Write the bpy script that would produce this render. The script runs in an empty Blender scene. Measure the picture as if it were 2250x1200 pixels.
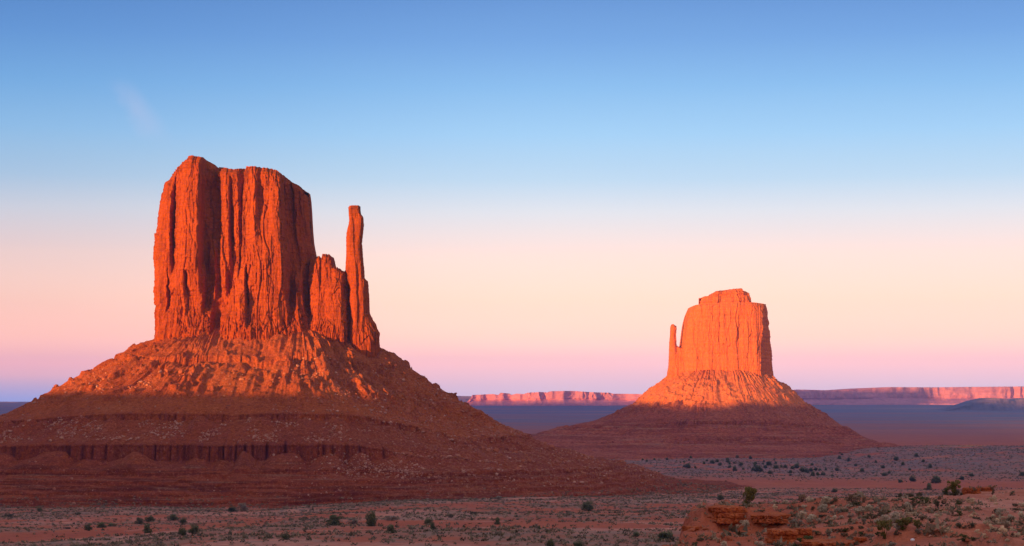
import bpy, math, random
import numpy as np

# ------------------------------------------------------------------ camera, sky, sun, exposure
scene = bpy.context.scene
C = scene.collection
F = 4130.0                                   # focal length in photograph pixels (2250 wide)
SUN_EL = math.radians(3.0)
SUN_AZ = math.radians(43)                    # light travels to +x, +y; this far off the view axis
LDIR = np.array([math.sin(SUN_AZ) * math.cos(SUN_EL), math.cos(SUN_AZ) * math.cos(SUN_EL), -math.sin(SUN_EL)])

cam = bpy.data.cameras.new('camera')
cam_o = bpy.data.objects.new('camera', cam)
C.objects.link(cam_o)
cam_o.location = (0, 0, 0)
cam_o.rotation_euler = (math.radians(90), 0, 0)
cam.sensor_width = 36
cam.lens = 36 * F / 2250
cam.shift_y = (880 - 600) / 2250
cam.clip_start = 1
cam.clip_end = 60000
scene.camera = cam_o

def srgb(r, g, b):
    f = lambda c: (c / 255 / 12.92) if c / 255 <= 0.04045 else ((c / 255 + 0.055) / 1.055) ** 2.4
    return (f(r), f(g), f(b), 1)

def nd(nt, t, **kw):
    n = nt.nodes.new(t)
    for k, v in kw.items():
        setattr(n, k, v)
    return n

def math_n(nt, op, a, b=None, c=None, clamp=False):
    n = nd(nt, 'ShaderNodeMath', operation=op)
    n.use_clamp = clamp
    for i, v in enumerate((a, b, c)):
        if v is None:
            continue
        if isinstance(v, (int, float)):
            n.inputs[i].default_value = v
        else:
            nt.links.new(v, n.inputs[i])
    return n.outputs[0]

def maprange(nt, v, a, b, c=0.0, d=1.0, smooth=False):
    n = nd(nt, 'ShaderNodeMapRange')
    if smooth:
        n.interpolation_type = 'SMOOTHSTEP'
    nt.links.new(v, n.inputs[0])
    for i, x in enumerate((a, b, c, d)):
        n.inputs[1 + i].default_value = x
    return n.outputs[0]

def mixc(nt, fac, a, b, mode='MIX'):
    n = nd(nt, 'ShaderNodeMix', data_type='RGBA', blend_type=mode)
    if isinstance(fac, (int, float)):
        n.inputs[0].default_value = fac
    else:
        nt.links.new(fac, n.inputs[0])
    for i, v in ((6, a), (7, b)):
        if isinstance(v, tuple):
            n.inputs[i].default_value = v if len(v) == 4 else v + (1,)
        else:
            nt.links.new(v, n.inputs[i])
    return n.outputs[2]

def ramp(nt, fac, stops):
    n = nd(nt, 'ShaderNodeValToRGB')
    e = n.color_ramp.elements
    while len(e) > 1:
        e.remove(e[-1])
    e[0].position, e[0].color = stops[0]
    for p, c in stops[1:]:
        x = e.new(p)
        x.color = c
    nt.links.new(fac, n.inputs[0])
    return n.outputs[0]

w = bpy.data.worlds.new('World')
scene.world = w
w.use_nodes = True
nt = w.node_tree
nt.nodes.clear()
tc = nd(nt, 'ShaderNodeTexCoord')
sep = nd(nt, 'ShaderNodeSeparateXYZ')
nt.links.new(tc.outputs['Generated'], sep.inputs[0])
dx, dy, dz = sep.outputs
sky = nd(nt, 'ShaderNodeTexSky', sky_type='NISHITA')
sky.sun_disc = False
sky.sun_elevation = SUN_EL
sky.sun_rotation = math.atan2(-LDIR[0], -LDIR[1])
sky.altitude = 1600
sky.dust_density = 1.0
sky.ozone_density = 2.0
nish = nd(nt, 'ShaderNodeVectorMath', operation='SCALE')
nt.links.new(sky.outputs[0], nish.inputs[0])
nish.inputs[3].default_value = 0.12
# the pink band opposite the setting sun
east = ramp(nt, math_n(nt, 'MULTIPLY', dz, 4.0, clamp=True), [
    (0.0, srgb(196, 180, 226)), (0.03, srgb(214, 184, 220)), (0.0775, srgb(250, 194, 210)), (0.135, srgb(253, 204, 198)),
    (0.213, srgb(254, 216, 200)), (0.31, srgb(252, 227, 217)), (0.397, srgb(224, 228, 236)), (0.465, srgb(192, 218, 242)),
    (0.56, srgb(165, 208, 247)), (0.658, srgb(140, 190, 240)), (0.755, srgb(120, 168, 228)), (0.852, srgb(104, 150, 214)),
    (1.0, srgb(84, 128, 196))])
# the afterglow round the setting sun
west = ramp(nt, math_n(nt, 'MULTIPLY', dz, 2.0, clamp=True), [
    (0.0, (0.8, 0.45, 0.32, 1)), (0.2, (0.75, 0.48, 0.38, 1)), (0.5, (0.72, 0.56, 0.52, 1)), (0.8, (0.75, 0.6, 0.64, 1)), (1.0, (0.7, 0.58, 0.66, 1))])
low = mixc(nt, maprange(nt, dy, -0.35, 0.45, 0, 1, True), west, east)
low = mixc(nt, 1.0, low, ramp(nt, math_n(nt, 'MULTIPLY', dz, 4.0, clamp=True), [
    (0.0, (2.15, 1.95, 1.42, 1)), (0.12, (1.92, 1.74, 1.34, 1)), (0.2, (1.60, 1.44, 1.25, 1)), (0.32, (1.29, 1.20, 1.16, 1)), (0.5, (1.14, 1.12, 1.08, 1)), (0.9, (1.04, 1.04, 1.03, 1))]), 'MULTIPLY')
side = maprange(nt, dx, -0.30, 0.04, 0.0, 1.0, True)
low = mixc(nt, 1.0, low, mixc(nt, side, mixc(nt, maprange(nt, dz, 0.03, 0.16), mixc(nt, maprange(nt, dz, 0.001, 0.013), (0.50, 0.66, 0.98, 1), (0.84, 0.76, 0.80, 1)), (0.66, 0.76, 0.84, 1)), (1.0, 1.0, 1.0, 1)), 'MULTIPLY')
# one faint wisp of cloud high on the left
wv = nd(nt, 'ShaderNodeTexNoise')
wv.inputs['Scale'].default_value = 60
wv.inputs['Detail'].default_value = 4
nt.links.new(tc.outputs['Generated'], wv.inputs['Vector'])
wx = math_n(nt, 'DIVIDE', dx, dy)
wz = math_n(nt, 'DIVIDE', dz, dy)
axis = math_n(nt, 'MULTIPLY_ADD', math_n(nt, 'SUBTRACT', wz, 0.150), 0.62, math_n(nt, 'SUBTRACT', wx, -0.1955))
bend = math_n(nt, 'MULTIPLY_ADD', math_n(nt, 'SUBTRACT', wv.outputs[0], 0.5), 0.012, axis)
m1 = maprange(nt, math_n(nt, 'ABSOLUTE', bend), 0.0, 0.011, 1, 0, True)
m2 = maprange(nt, math_n(nt, 'ABSOLUTE', math_n(nt, 'SUBTRACT', wz, 0.154)), 0.004, 0.020, 1, 0, True)
m3 = maprange(nt, dy, 0.5, 0.6, 0, 1)
wm = math_n(nt, 'MULTIPLY', math_n(nt, 'MULTIPLY', m1, m2), math_n(nt, 'MULTIPLY', m3, math_n(nt, 'MULTIPLY', wv.outputs[0], 0.5)))
low = mixc(nt, wm, low, srgb(205, 205, 235))
uv_ = pos_dir = nd(nt, 'ShaderNodeMapping')
uv_.inputs['Scale'].default_value = (3.0, 3.0, 26.0)
nt.links.new(tc.outputs['Generated'], uv_.inputs[0])
hn = nd(nt, 'ShaderNodeTexNoise')
hn.inputs['Scale'].default_value = 1.0
hn.inputs['Detail'].default_value = 3
nt.links.new(uv_.outputs[0], hn.inputs['Vector'])
low = mixc(nt, 1.0, low, ramp(nt, hn.outputs[0], [(0.3, (0.985, 0.99, 1.0, 1)), (0.7, (1.012, 1.008, 1.0, 1))]), 'MULTIPLY')
skyc = mixc(nt, maprange(nt, dz, 0.235, 0.6, 0, 0.5, True), low, mixc(nt, 1.0, nish.outputs[0], (0.54, 0.465, 0.47, 1), 'ADD'))
bg = nd(nt, 'ShaderNodeBackground')
nt.links.new(skyc, bg.inputs[0])
bg.inputs[1].default_value = 0.43
wo = nd(nt, 'ShaderNodeOutputWorld')
nt.links.new(bg.outputs[0], wo.inputs[0])

sun = bpy.data.lights.new('sun', 'SUN')
sun.energy = 5.0
sun.color = (1.0, 0.45, 0.12)
sun.angle = math.radians(0.5)
sun_o = bpy.data.objects.new('sun', sun)
C.objects.link(sun_o)
from mathutils import Vector
sun_o.rotation_euler = Vector(LDIR).to_track_quat('-Z', 'Y').to_euler()

vs = scene.view_settings
vs.view_transform = 'Standard'
vs.look = 'None'
vs.exposure = 1.22
vs.gamma = 1.0
scene.cycles.use_denoising = True
scene.cycles.volume_bounces = 1
scene.cycles.max_bounces = 6
scene.cycles.transparent_max_bounces = 8

# ------------------------------------------------------------------ helpers
rng = np.random.default_rng(7)
random.seed(7)
_P = rng.permutation(256)
_P = np.concatenate([_P, _P])
_G = rng.normal(size=(256, 3))
_G /= np.linalg.norm(_G, axis=1)[:, None]

def pn(x, y, z):
    x, y, z = np.broadcast_arrays(np.asarray(x, float), np.asarray(y, float), np.asarray(z, float))
    xi, yi, zi = np.floor(x).astype(int), np.floor(y).astype(int), np.floor(z).astype(int)
    xf, yf, zf = x - xi, y - yi, z - zi
    fade = lambda t: t * t * t * (t * (t * 6 - 15) + 10)
    u, v, q = fade(xf), fade(yf), fade(zf)
    xi &= 255; yi &= 255; zi &= 255
    out = 0
    for a in (0, 1):
        wa = u if a else 1 - u
        for b in (0, 1):
            wb = v if b else 1 - v
            for c in (0, 1):
                wc = q if c else 1 - q
                g = _G[_P[_P[_P[(xi + a) & 255] + ((yi + b) & 255)] + ((zi + c) & 255)] & 255]
                out = out + wa * wb * wc * (g[..., 0] * (xf - a) + g[..., 1] * (yf - b) + g[..., 2] * (zf - c))
    return out * 1.5

def fbm(x, y, z, o=4, g=0.5):
    r, a, f = 0, 1.0, 1.0
    for k in range(o):
        r = r + a * pn(x * f + 17.3 * k, y * f + 5.1 * k, z * f + 9.7 * k)
        a *= g
        f *= 2.03
    return r

def ridged(x, y, z, o=3):
    r, a, f = 0, 1.0, 1.0
    for k in range(o):
        r = r + a * (1 - 2 * np.abs(pn(x * f + 3.7 * k, y * f + 8.2 * k, z * f)))
        a *= 0.5
        f *= 2.1
    return r

def sst(a, b, x):
    t = np.clip((x - a) / (b - a), 0, 1)
    return t * t * (3 - 2 * t)

def mesh_np(name, V, faces, mat, smooth=True, col=None):
    """V (n,3), faces (m,k) int array"""
    me = bpy.data.meshes.new(name)
    V = np.ascontiguousarray(V, dtype=np.float32)
    faces = np.ascontiguousarray(faces, dtype=np.int32)
    k = faces.shape[1]
    me.vertices.add(len(V))
    me.vertices.foreach_set('co', V.ravel())
    me.loops.add(faces.size)
    me.loops.foreach_set('vertex_index', faces.ravel())
    me.polygons.add(len(faces))
    me.polygons.foreach_set('loop_start', np.arange(0, faces.size, k, dtype=np.int32))
    me.polygons.foreach_set('loop_total', np.full(len(faces), k, dtype=np.int32))
    me.polygons.foreach_set('use_smooth', np.full(len(faces), smooth, dtype=bool))
    if col is not None:
        a = me.color_attributes.new('mask', 'FLOAT_COLOR', 'POINT')
        cc = np.ones((len(V), 4), np.float32)
        cc[:, :col.shape[1]] = col
        a.data.foreach_set('color', cc.ravel())
    me.update()
    me.validate()
    me.materials.append(mat)
    return me

def grid_faces(n, m, wrap=False, flip=False):
    """n rows of m points"""
    i = np.arange(n - 1)[:, None]
    mm = m if wrap else m - 1
    j = np.arange(mm)[None, :]
    j2 = (j + 1) % m
    f = np.stack([i * m + j, i * m + j2, (i + 1) * m + j2, (i + 1) * m + j], -1).reshape(-1, 4)
    return f[:, ::-1] if flip else f

def add(name, me, parent=None, loc=(0, 0, 0)):
    o = bpy.data.objects.new(name, me)
    C.objects.link(o)
    o.parent = parent
    o.location = loc
    return o

def tag(o, label=None, cat=None, group=None, kind=None):
    if label: o['label'] = label
    if cat: o['category'] = cat
    if group: o['group'] = group
    if kind: o['kind'] = kind
    return o

def thing(name, label, cat, loc, group=None):
    o = bpy.data.objects.new(name, None)
    o.empty_display_size = 1
    C.objects.link(o)
    o.location = loc
    return tag(o, label, cat, group)

# ------------------------------------------------------------------ materials
def new_mat(name):
    m = bpy.data.materials.new(name)
    m.use_nodes = True
    t = m.node_tree
    t.nodes.clear()
    out = nd(t, 'ShaderNodeOutputMaterial')
    b = nd(t, 'ShaderNodeBsdfPrincipled')
    b.inputs['Roughness'].default_value = 0.95
    b.inputs['Specular IOR Level'].default_value = 0.08
    t.links.new(b.outputs[0], out.inputs[0])
    return m, t, b

def pos_noise(t, scale, detail=5, rough=0.55, stretch=(1, 1, 1), dist=0.0):
    g = nd(t, 'ShaderNodeNewGeometry')
    mp = nd(t, 'ShaderNodeMapping')
    mp.inputs['Scale'].default_value = tuple(scale * s for s in stretch)
    t.links.new(g.outputs['Position'], mp.inputs[0])
    n = nd(t, 'ShaderNodeTexNoise')
    n.inputs['Scale'].default_value = 1
    n.inputs['Detail'].default_value = detail
    n.inputs['Roughness'].default_value = rough
    n.inputs['Distortion'].default_value = dist
    t.links.new(mp.outputs[0], n.inputs['Vector'])
    return n.outputs[0]

def bump(t, b, hs, dist):
    prev = None
    for h, s, d in zip(hs, [1.0] * len(hs), dist):
        n = nd(t, 'ShaderNodeBump')
        n.inputs['Strength'].default_value = s
        n.inputs['Distance'].default_value = d
        t.links.new(h, n.inputs['Height'])
        if prev is not None:
            t.links.new(prev, n.inputs['Normal'])
        prev = n.outputs[0]
    t.links.new(prev, b.inputs['Normal'])

def cliff_mat(name, c1, c2, c3, k=1.0):
    m, t, b = new_mat(name)
    n1 = pos_noise(t, 0.05 * k, 5, 0.6, (1, 1, 0.25))
    n2 = pos_noise(t, 0.15 * k, 6, 0.6, (1, 1, 0.07), 0.4)
    n3 = pos_noise(t, 0.5 * k, 4, 0.6, (0.05, 0.05, 1))
    n4 = pos_noise(t, 0.5 * k, 6, 0.65)
    c = mixc(t, maprange(t, n1, 0.35, 0.65), c1, c2)
    c = mixc(t, maprange(t, n2, 0.52, 0.72, 0, 0.8), c, c3)
    c = mixc(t, maprange(t, n3, 0.35, 0.65, 0, 0.35), c, mixc(t, 1.0, c, (0.62, 0.56, 0.55, 1), 'MULTIPLY'))
    c = mixc(t, 1.0, c, ramp(t, n4, [(0.3, (0.72, 0.72, 0.72, 1)), (0.7, (1.15, 1.15, 1.15, 1))]), 'MULTIPLY')
    t.links.new(c, b.inputs['Base Color'])
    bump(t, b, [n2, n4, n3], [0.7 / k, 0.6 / k, 0.9 / k])
    return m

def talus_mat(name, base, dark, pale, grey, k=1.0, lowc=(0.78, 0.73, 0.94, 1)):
    m, t, b = new_mat(name)
    at = nd(t, 'ShaderNodeAttribute', attribute_name='mask')
    sp = nd(t, 'ShaderNodeSeparateColor')
    t.links.new(at.outputs['Color'], sp.inputs[0])
    band, clf, debris = sp.outputs
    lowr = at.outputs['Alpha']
    n1 = pos_noise(t, 0.03 * k, 5, 0.6)
    n2 = pos_noise(t, 0.35 * k, 6, 0.7)
    n3 = pos_noise(t, 0.9 * k, 5, 0.7)
    n4 = pos_noise(t, 0.45 * k, 4, 0.6, (0.03, 0.03, 1))
    n5 = pos_noise(t, 0.4 * k, 5, 0.6, (1, 1, 0.08))
    c = mixc(t, maprange(t, n1, 0.35, 0.65), base, dark)
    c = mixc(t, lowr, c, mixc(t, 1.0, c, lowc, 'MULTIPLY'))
    c = mixc(t, math_n(t, 'MULTIPLY', maprange(t, n4, 0.46, 0.56), math_n(t, 'MULTIPLY', band, 0.8)), c, mixc(t, 1.0, dark, (0.42, 0.34, 0.38, 1), 'MULTIPLY'))
    n6 = pos_noise(t, 0.75 * k, 3, 0.6, (0.02, 0.02, 1))
    c = mixc(t, math_n(t, 'MULTIPLY', maprange(t, n6, 0.58, 0.64), math_n(t, 'MULTIPLY', band, 0.55)), c, grey)
    c = mixc(t, math_n(t, 'MULTIPLY', maprange(t, n2, 0.48, 0.68), math_n(t, 'MULTIPLY', debris, 0.75)), c, grey)
    c = mixc(t, maprange(t, n3, 0.58, 0.68, 0, 0.45), c, pale)
    c = mixc(t, math_n(t, 'MULTIPLY', maprange(t, n5, 0.45, 0.7), math_n(t, 'MULTIPLY', clf, 0.6)), c, mixc(t, 1.0, dark, (0.6, 0.5, 0.5, 1), 'MULTIPLY'))
    c = mixc(t, 1.0, c, ramp(t, n2, [(0.28, (0.58, 0.56, 0.56, 1)), (0.5, (0.98, 0.98, 0.98, 1)), (0.72, (1.25, 1.25, 1.25, 1))]), 'MULTIPLY')
    c = mixc(t, 1.0, c, ramp(t, n3, [(0.30, (0.62, 0.60, 0.60, 1)), (0.52, (1.0, 1.0, 1.0, 1)), (0.7, (1.2, 1.2, 1.2, 1))]), 'MULTIPLY')
    t.links.new(c, b.inputs['Base Color'])
    bump(t, b, [n2, n3], [1.7, 1.0])
    return m

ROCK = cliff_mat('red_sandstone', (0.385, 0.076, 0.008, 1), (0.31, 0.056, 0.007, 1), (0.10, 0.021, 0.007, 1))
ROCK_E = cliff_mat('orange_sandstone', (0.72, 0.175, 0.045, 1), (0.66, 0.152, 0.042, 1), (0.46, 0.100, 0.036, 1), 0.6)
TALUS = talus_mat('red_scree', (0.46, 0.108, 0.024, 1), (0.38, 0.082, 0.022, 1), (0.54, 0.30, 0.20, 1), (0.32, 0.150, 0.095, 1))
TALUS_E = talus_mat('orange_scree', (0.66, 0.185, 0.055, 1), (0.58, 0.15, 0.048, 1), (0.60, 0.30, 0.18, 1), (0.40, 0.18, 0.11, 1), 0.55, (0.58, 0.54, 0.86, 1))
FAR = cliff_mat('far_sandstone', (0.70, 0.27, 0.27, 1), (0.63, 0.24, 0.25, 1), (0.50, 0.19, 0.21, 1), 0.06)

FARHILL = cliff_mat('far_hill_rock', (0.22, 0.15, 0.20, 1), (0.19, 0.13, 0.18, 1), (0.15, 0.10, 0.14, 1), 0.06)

# ------------------------------------------------------------------ ground
BASE = np.array([(0, -2), (15, -3.2), (40, -12), (100, -17), (200, -22), (400, -31), (550, -37.3), (700, -43.6), (850, -49.8), (1000, -55.2),
                 (1150, -60.4), (1250, -64), (1500, -70), (2000, -76), (2800, -78), (9000, -78), (11000, -68), (14000, -38), (18000, -14), (30000, 0)], float)

def smooth_interp(d):
    a = 0
    for k in (0.93, 0.97, 1.0, 1.03, 1.07):
        a = a + np.interp(d * k, BASE[:, 0], BASE[:, 1])
    return a / 5

def mound_mask(x, y):
    nx = fbm(x / 7, y / 7, 0.3, 4)
    xe = 3.4 + (y - 75) * 0.135 + 1.6 * nx
    yc = 138 + 0.35 * (x - 12) + 4 * nx
    m = sst(-0.5, 3.2, x - xe) * (1 - sst(0, 16, y - yc)) * sst(38, 62, y)
    return m

def ground_z(x, y):
    x = np.asarray(x, float); y = np.asarray(y, float)
    d = np.maximum(np.hypot(x * 0.6, y), 0.01)
    d = np.where(y < 0, np.hypot(x * .6, y) * 0.3, d)
    z = smooth_interp(d)
    far = sst(250, 500, d)
    near = 1 - sst(5000, 9000, d)
    z = z + far * near * (1.5 * fbm(x / 150, y / 190, 1.7, 4) + 0.9 * fbm(x / 33, y / 50, 4.2, 4))
    z = z - 5.5 * far * sst(-40, -170, x) * (1 - sst(1200, 1500, d))
    z = z + 13 * sst(330, 620, x) * sst(1700, 2300, d) * (1 - sst(2600, 3300, d))
    z = z + far * sst(2200, 3500, d) * (1.6 * fbm(x / 500, y / 420, 2.2, 4) + 5 * sst(8000, 12000, d) * fbm(x / 1500, y / 900, 7.2, 4))
    m = mound_mask(x, y)
    zm = -5.7 - 0.0225 * (y - 75) + 0.008 * np.maximum(x - 25, 0) + 0.35 * fbm(x / 12, y / 14, 0.9, 4) + 0.10 * fbm(x / 1.6, y / 1.6, 0.4, 3) + 0.30 * fbm(x / 4.5, y / 5, 3.4, 3) * (1 - sst(14, 26, x))
    # steps in front of the sandstone ledges
    zm = zm - 0.75 * (1 - sst(-0.6, 0.6, y - 113.5 - 0.5 * pn(x / 2, y / 9, .3))) * (1 - sst(15, 21, x))
    zm = zm - 0.50 * (1 - sst(-0.5, 0.5, y - 84.5 - 0.5 * pn(x / 2, y / 9, 5.3))) * (1 - sst(13, 17, x)) * sst(8.5, 10.5, x)
    # thin sandstone steps at the left edge of the mound
    st = fbm(x / 9, y / 9, 5.5, 3)
    zm = zm - 0.35 * sst(0.05, 0.12, st) * (1 - sst(20, 30, x)) - 0.30 * sst(-0.2, -0.14, st) * (1 - sst(20, 30, x))
    return z * (1 - m) + zm * m

def dist_for_py(py, x_over_y=0.0):
    """distance along the view axis where the plain is seen at photograph row py"""
    ys = np.exp(np.linspace(math.log(330), math.log(9000), 900))
    p = 880 - F * ground_z(x_over_y * ys, ys) / ys
    i = np.argmin(np.abs(p - py))
    return ys[i]

def mound_point(px, py):
    ys = np.linspace(62, 175, 900)
    k = (px - 1125) / F
    z = ground_z(k * ys, ys)
    p = 880 - F * z / ys
    ok = (mound_mask(k * ys, ys) > 0.6) & (p <= np.minimum.accumulate(p) + 0.6)
    if not ok.any():
        return None
    e = np.where(ok, np.abs(p - py), 1e9)
    i = int(np.argmin(e))
    return k * ys[i], ys[i], float(z[i]), e[i]

def ground_masks(x, y):
    d = np.hypot(x, y)
    pxx = 1125 + F * x / np.maximum(y, 1)
    s = fbm(x / 60, y / 90, 3.3, 5)
    s2 = fbm(x / 14, y / 22, 8.1, 4)
    mid = sst(300, 420, d) * (1 - sst(1350, 1600, d))
    sage = mid * sst(-0.25, 0.35, s + 0.55 * s2 + 0.25 * sst(900, 1150, d))
    val = sst(1650, 1900, d) * (1 - sst(2750, 2950, d))
    sage = np.maximum(sage, val * sst(-0.75, -0.1, s + 0.4 * s2))
    fb = fbm(x / 2200, y / 420, 2.9, 5)
    fl = sst(3000, 9000, d)
    sage = np.maximum(sage, fl * sst(-0.25, 0.12, fb) * 0.95)
    sand = sst(0.0, 0.45, fbm(x / 90, y / 70, 6.6, 4)) * mid
    sand = np.maximum(sand, val * sst(0.25, 0.5, fbm(x / 160, y / 60, 1.2, 4)) * 0.5)
    sand = np.maximum(sand, fl * sst(0.1, 0.5, fbm(x / 1800, y / 350, 5.1, 4)) * 0.5)
    m = mound_mask(x, y)
    sage = sage * (1 - m)
    sand = sand * (1 - m) + m * sst(10, 30, x + 6 * fbm(x / 9, y / 14, 2.2, 3)) * (0.75 + 0.6 * fbm(x / 6, y / 16, 4.4, 4))
    wash = 1 - sst(0.0, 0.035, np.abs(pn(x / 130, y / 100, 9.3) + 0.25 * pn(x / 30, y / 30, 2.3)))
    sand = np.maximum(sand, wash * mid * (1 - m))
    sage = sage * (1 - wash * mid)
    return np.stack([np.clip(sage, 0, 1), np.clip(sand, 0, 1), m], -1)

gm, t, b = new_mat('red_desert_soil')
at = nd(t, 'ShaderNodeAttribute', attribute_name='mask')
sp = nd(t, 'ShaderNodeSeparateColor')
t.links.new(at.outputs['Color'], sp.inputs[0])
n1 = pos_noise(t, 0.02, 6, 0.6)
n2 = pos_noise(t, 0.25, 6, 0.7)
n3 = pos_noise(t, 2.2, 5, 0.65)
n4 = pos_noise(t, 0.12, 7, 0.75, (1, 0.6, 1))
gg = nd(t, 'ShaderNodeNewGeometry')
gs = nd(t, 'ShaderNodeSeparateXYZ')
t.links.new(gg.outputs['Position'], gs.inputs[0])
far_haze = maprange(t, gs.outputs[1], 3000, 6800)  # blue and mauve of distant haze, mixed into the soil and sage colours
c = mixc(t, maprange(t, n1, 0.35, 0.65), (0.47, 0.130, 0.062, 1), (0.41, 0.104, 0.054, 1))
c = mixc(t, math_n(t, 'MULTIPLY', far_haze, 0.75), c, (0.27, 0.15, 0.155, 1))
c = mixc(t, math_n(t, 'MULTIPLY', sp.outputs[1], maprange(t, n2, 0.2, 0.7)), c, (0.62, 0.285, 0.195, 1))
c = mixc(t, math_n(t, 'MULTIPLY', sp.outputs[0], maprange(t, n4, 0.34, 0.60, 0.1, 0.9)), mixc(t, 0.0, c, c), mixc(t, far_haze, mixc(t, maprange(t, gs.outputs[1], 1500, 2100), (0.27, 0.185, 0.13, 1), (0.165, 0.16, 0.155, 1)), (0.12, 0.16, 0.25, 1)))
c = mixc(t, 1.0, c, ramp(t, n2, [(0.25, (0.78, 0.76, 0.76, 1)), (0.75, (1.15, 1.15, 1.15, 1))]), 'MULTIPLY')
c = mixc(t, 1.0, c, ramp(t, n3, [(0.25, (0.82, 0.8, 0.8, 1)), (0.75, (1.12, 1.12, 1.12, 1))]), 'MULTIPLY')
t.links.new(c, b.inputs['Base Color'])
bump(t, b, [n2, n3], [0.8, 0.12])
SOIL = gm

ang = np.concatenate([np.linspace(-180, -24, 50)[:-1], np.linspace(-24, 24, 640), np.linspace(24, 180, 50)[1:-1]])
rad = np.concatenate([np.linspace(1, 60, 24)[:-1], np.linspace(60, 172, 260)[:-1], np.exp(np.linspace(math.log(172), math.log(380), 30))[:-1],
                      np.exp(np.linspace(math.log(380), math.log(3000), 330))[:-1], np.exp(np.linspace(math.log(3000), math.log(20000), 120))])
A, R = np.meshgrid(np.radians(ang), rad)
gx, gy = R * np.sin(A), R * np.cos(A)
gx = np.clip(gx, -6900, 6900)
gy = np.maximum(gy, -2400)
gz = ground_z(gx, gy)
V = np.stack([gx, gy, gz], -1).reshape(-1, 3)
f = grid_faces(len(rad), len(ang), wrap=True, flip=True)
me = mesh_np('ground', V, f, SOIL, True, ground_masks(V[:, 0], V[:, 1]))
tag(add('ground', me), kind='structure')

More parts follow.
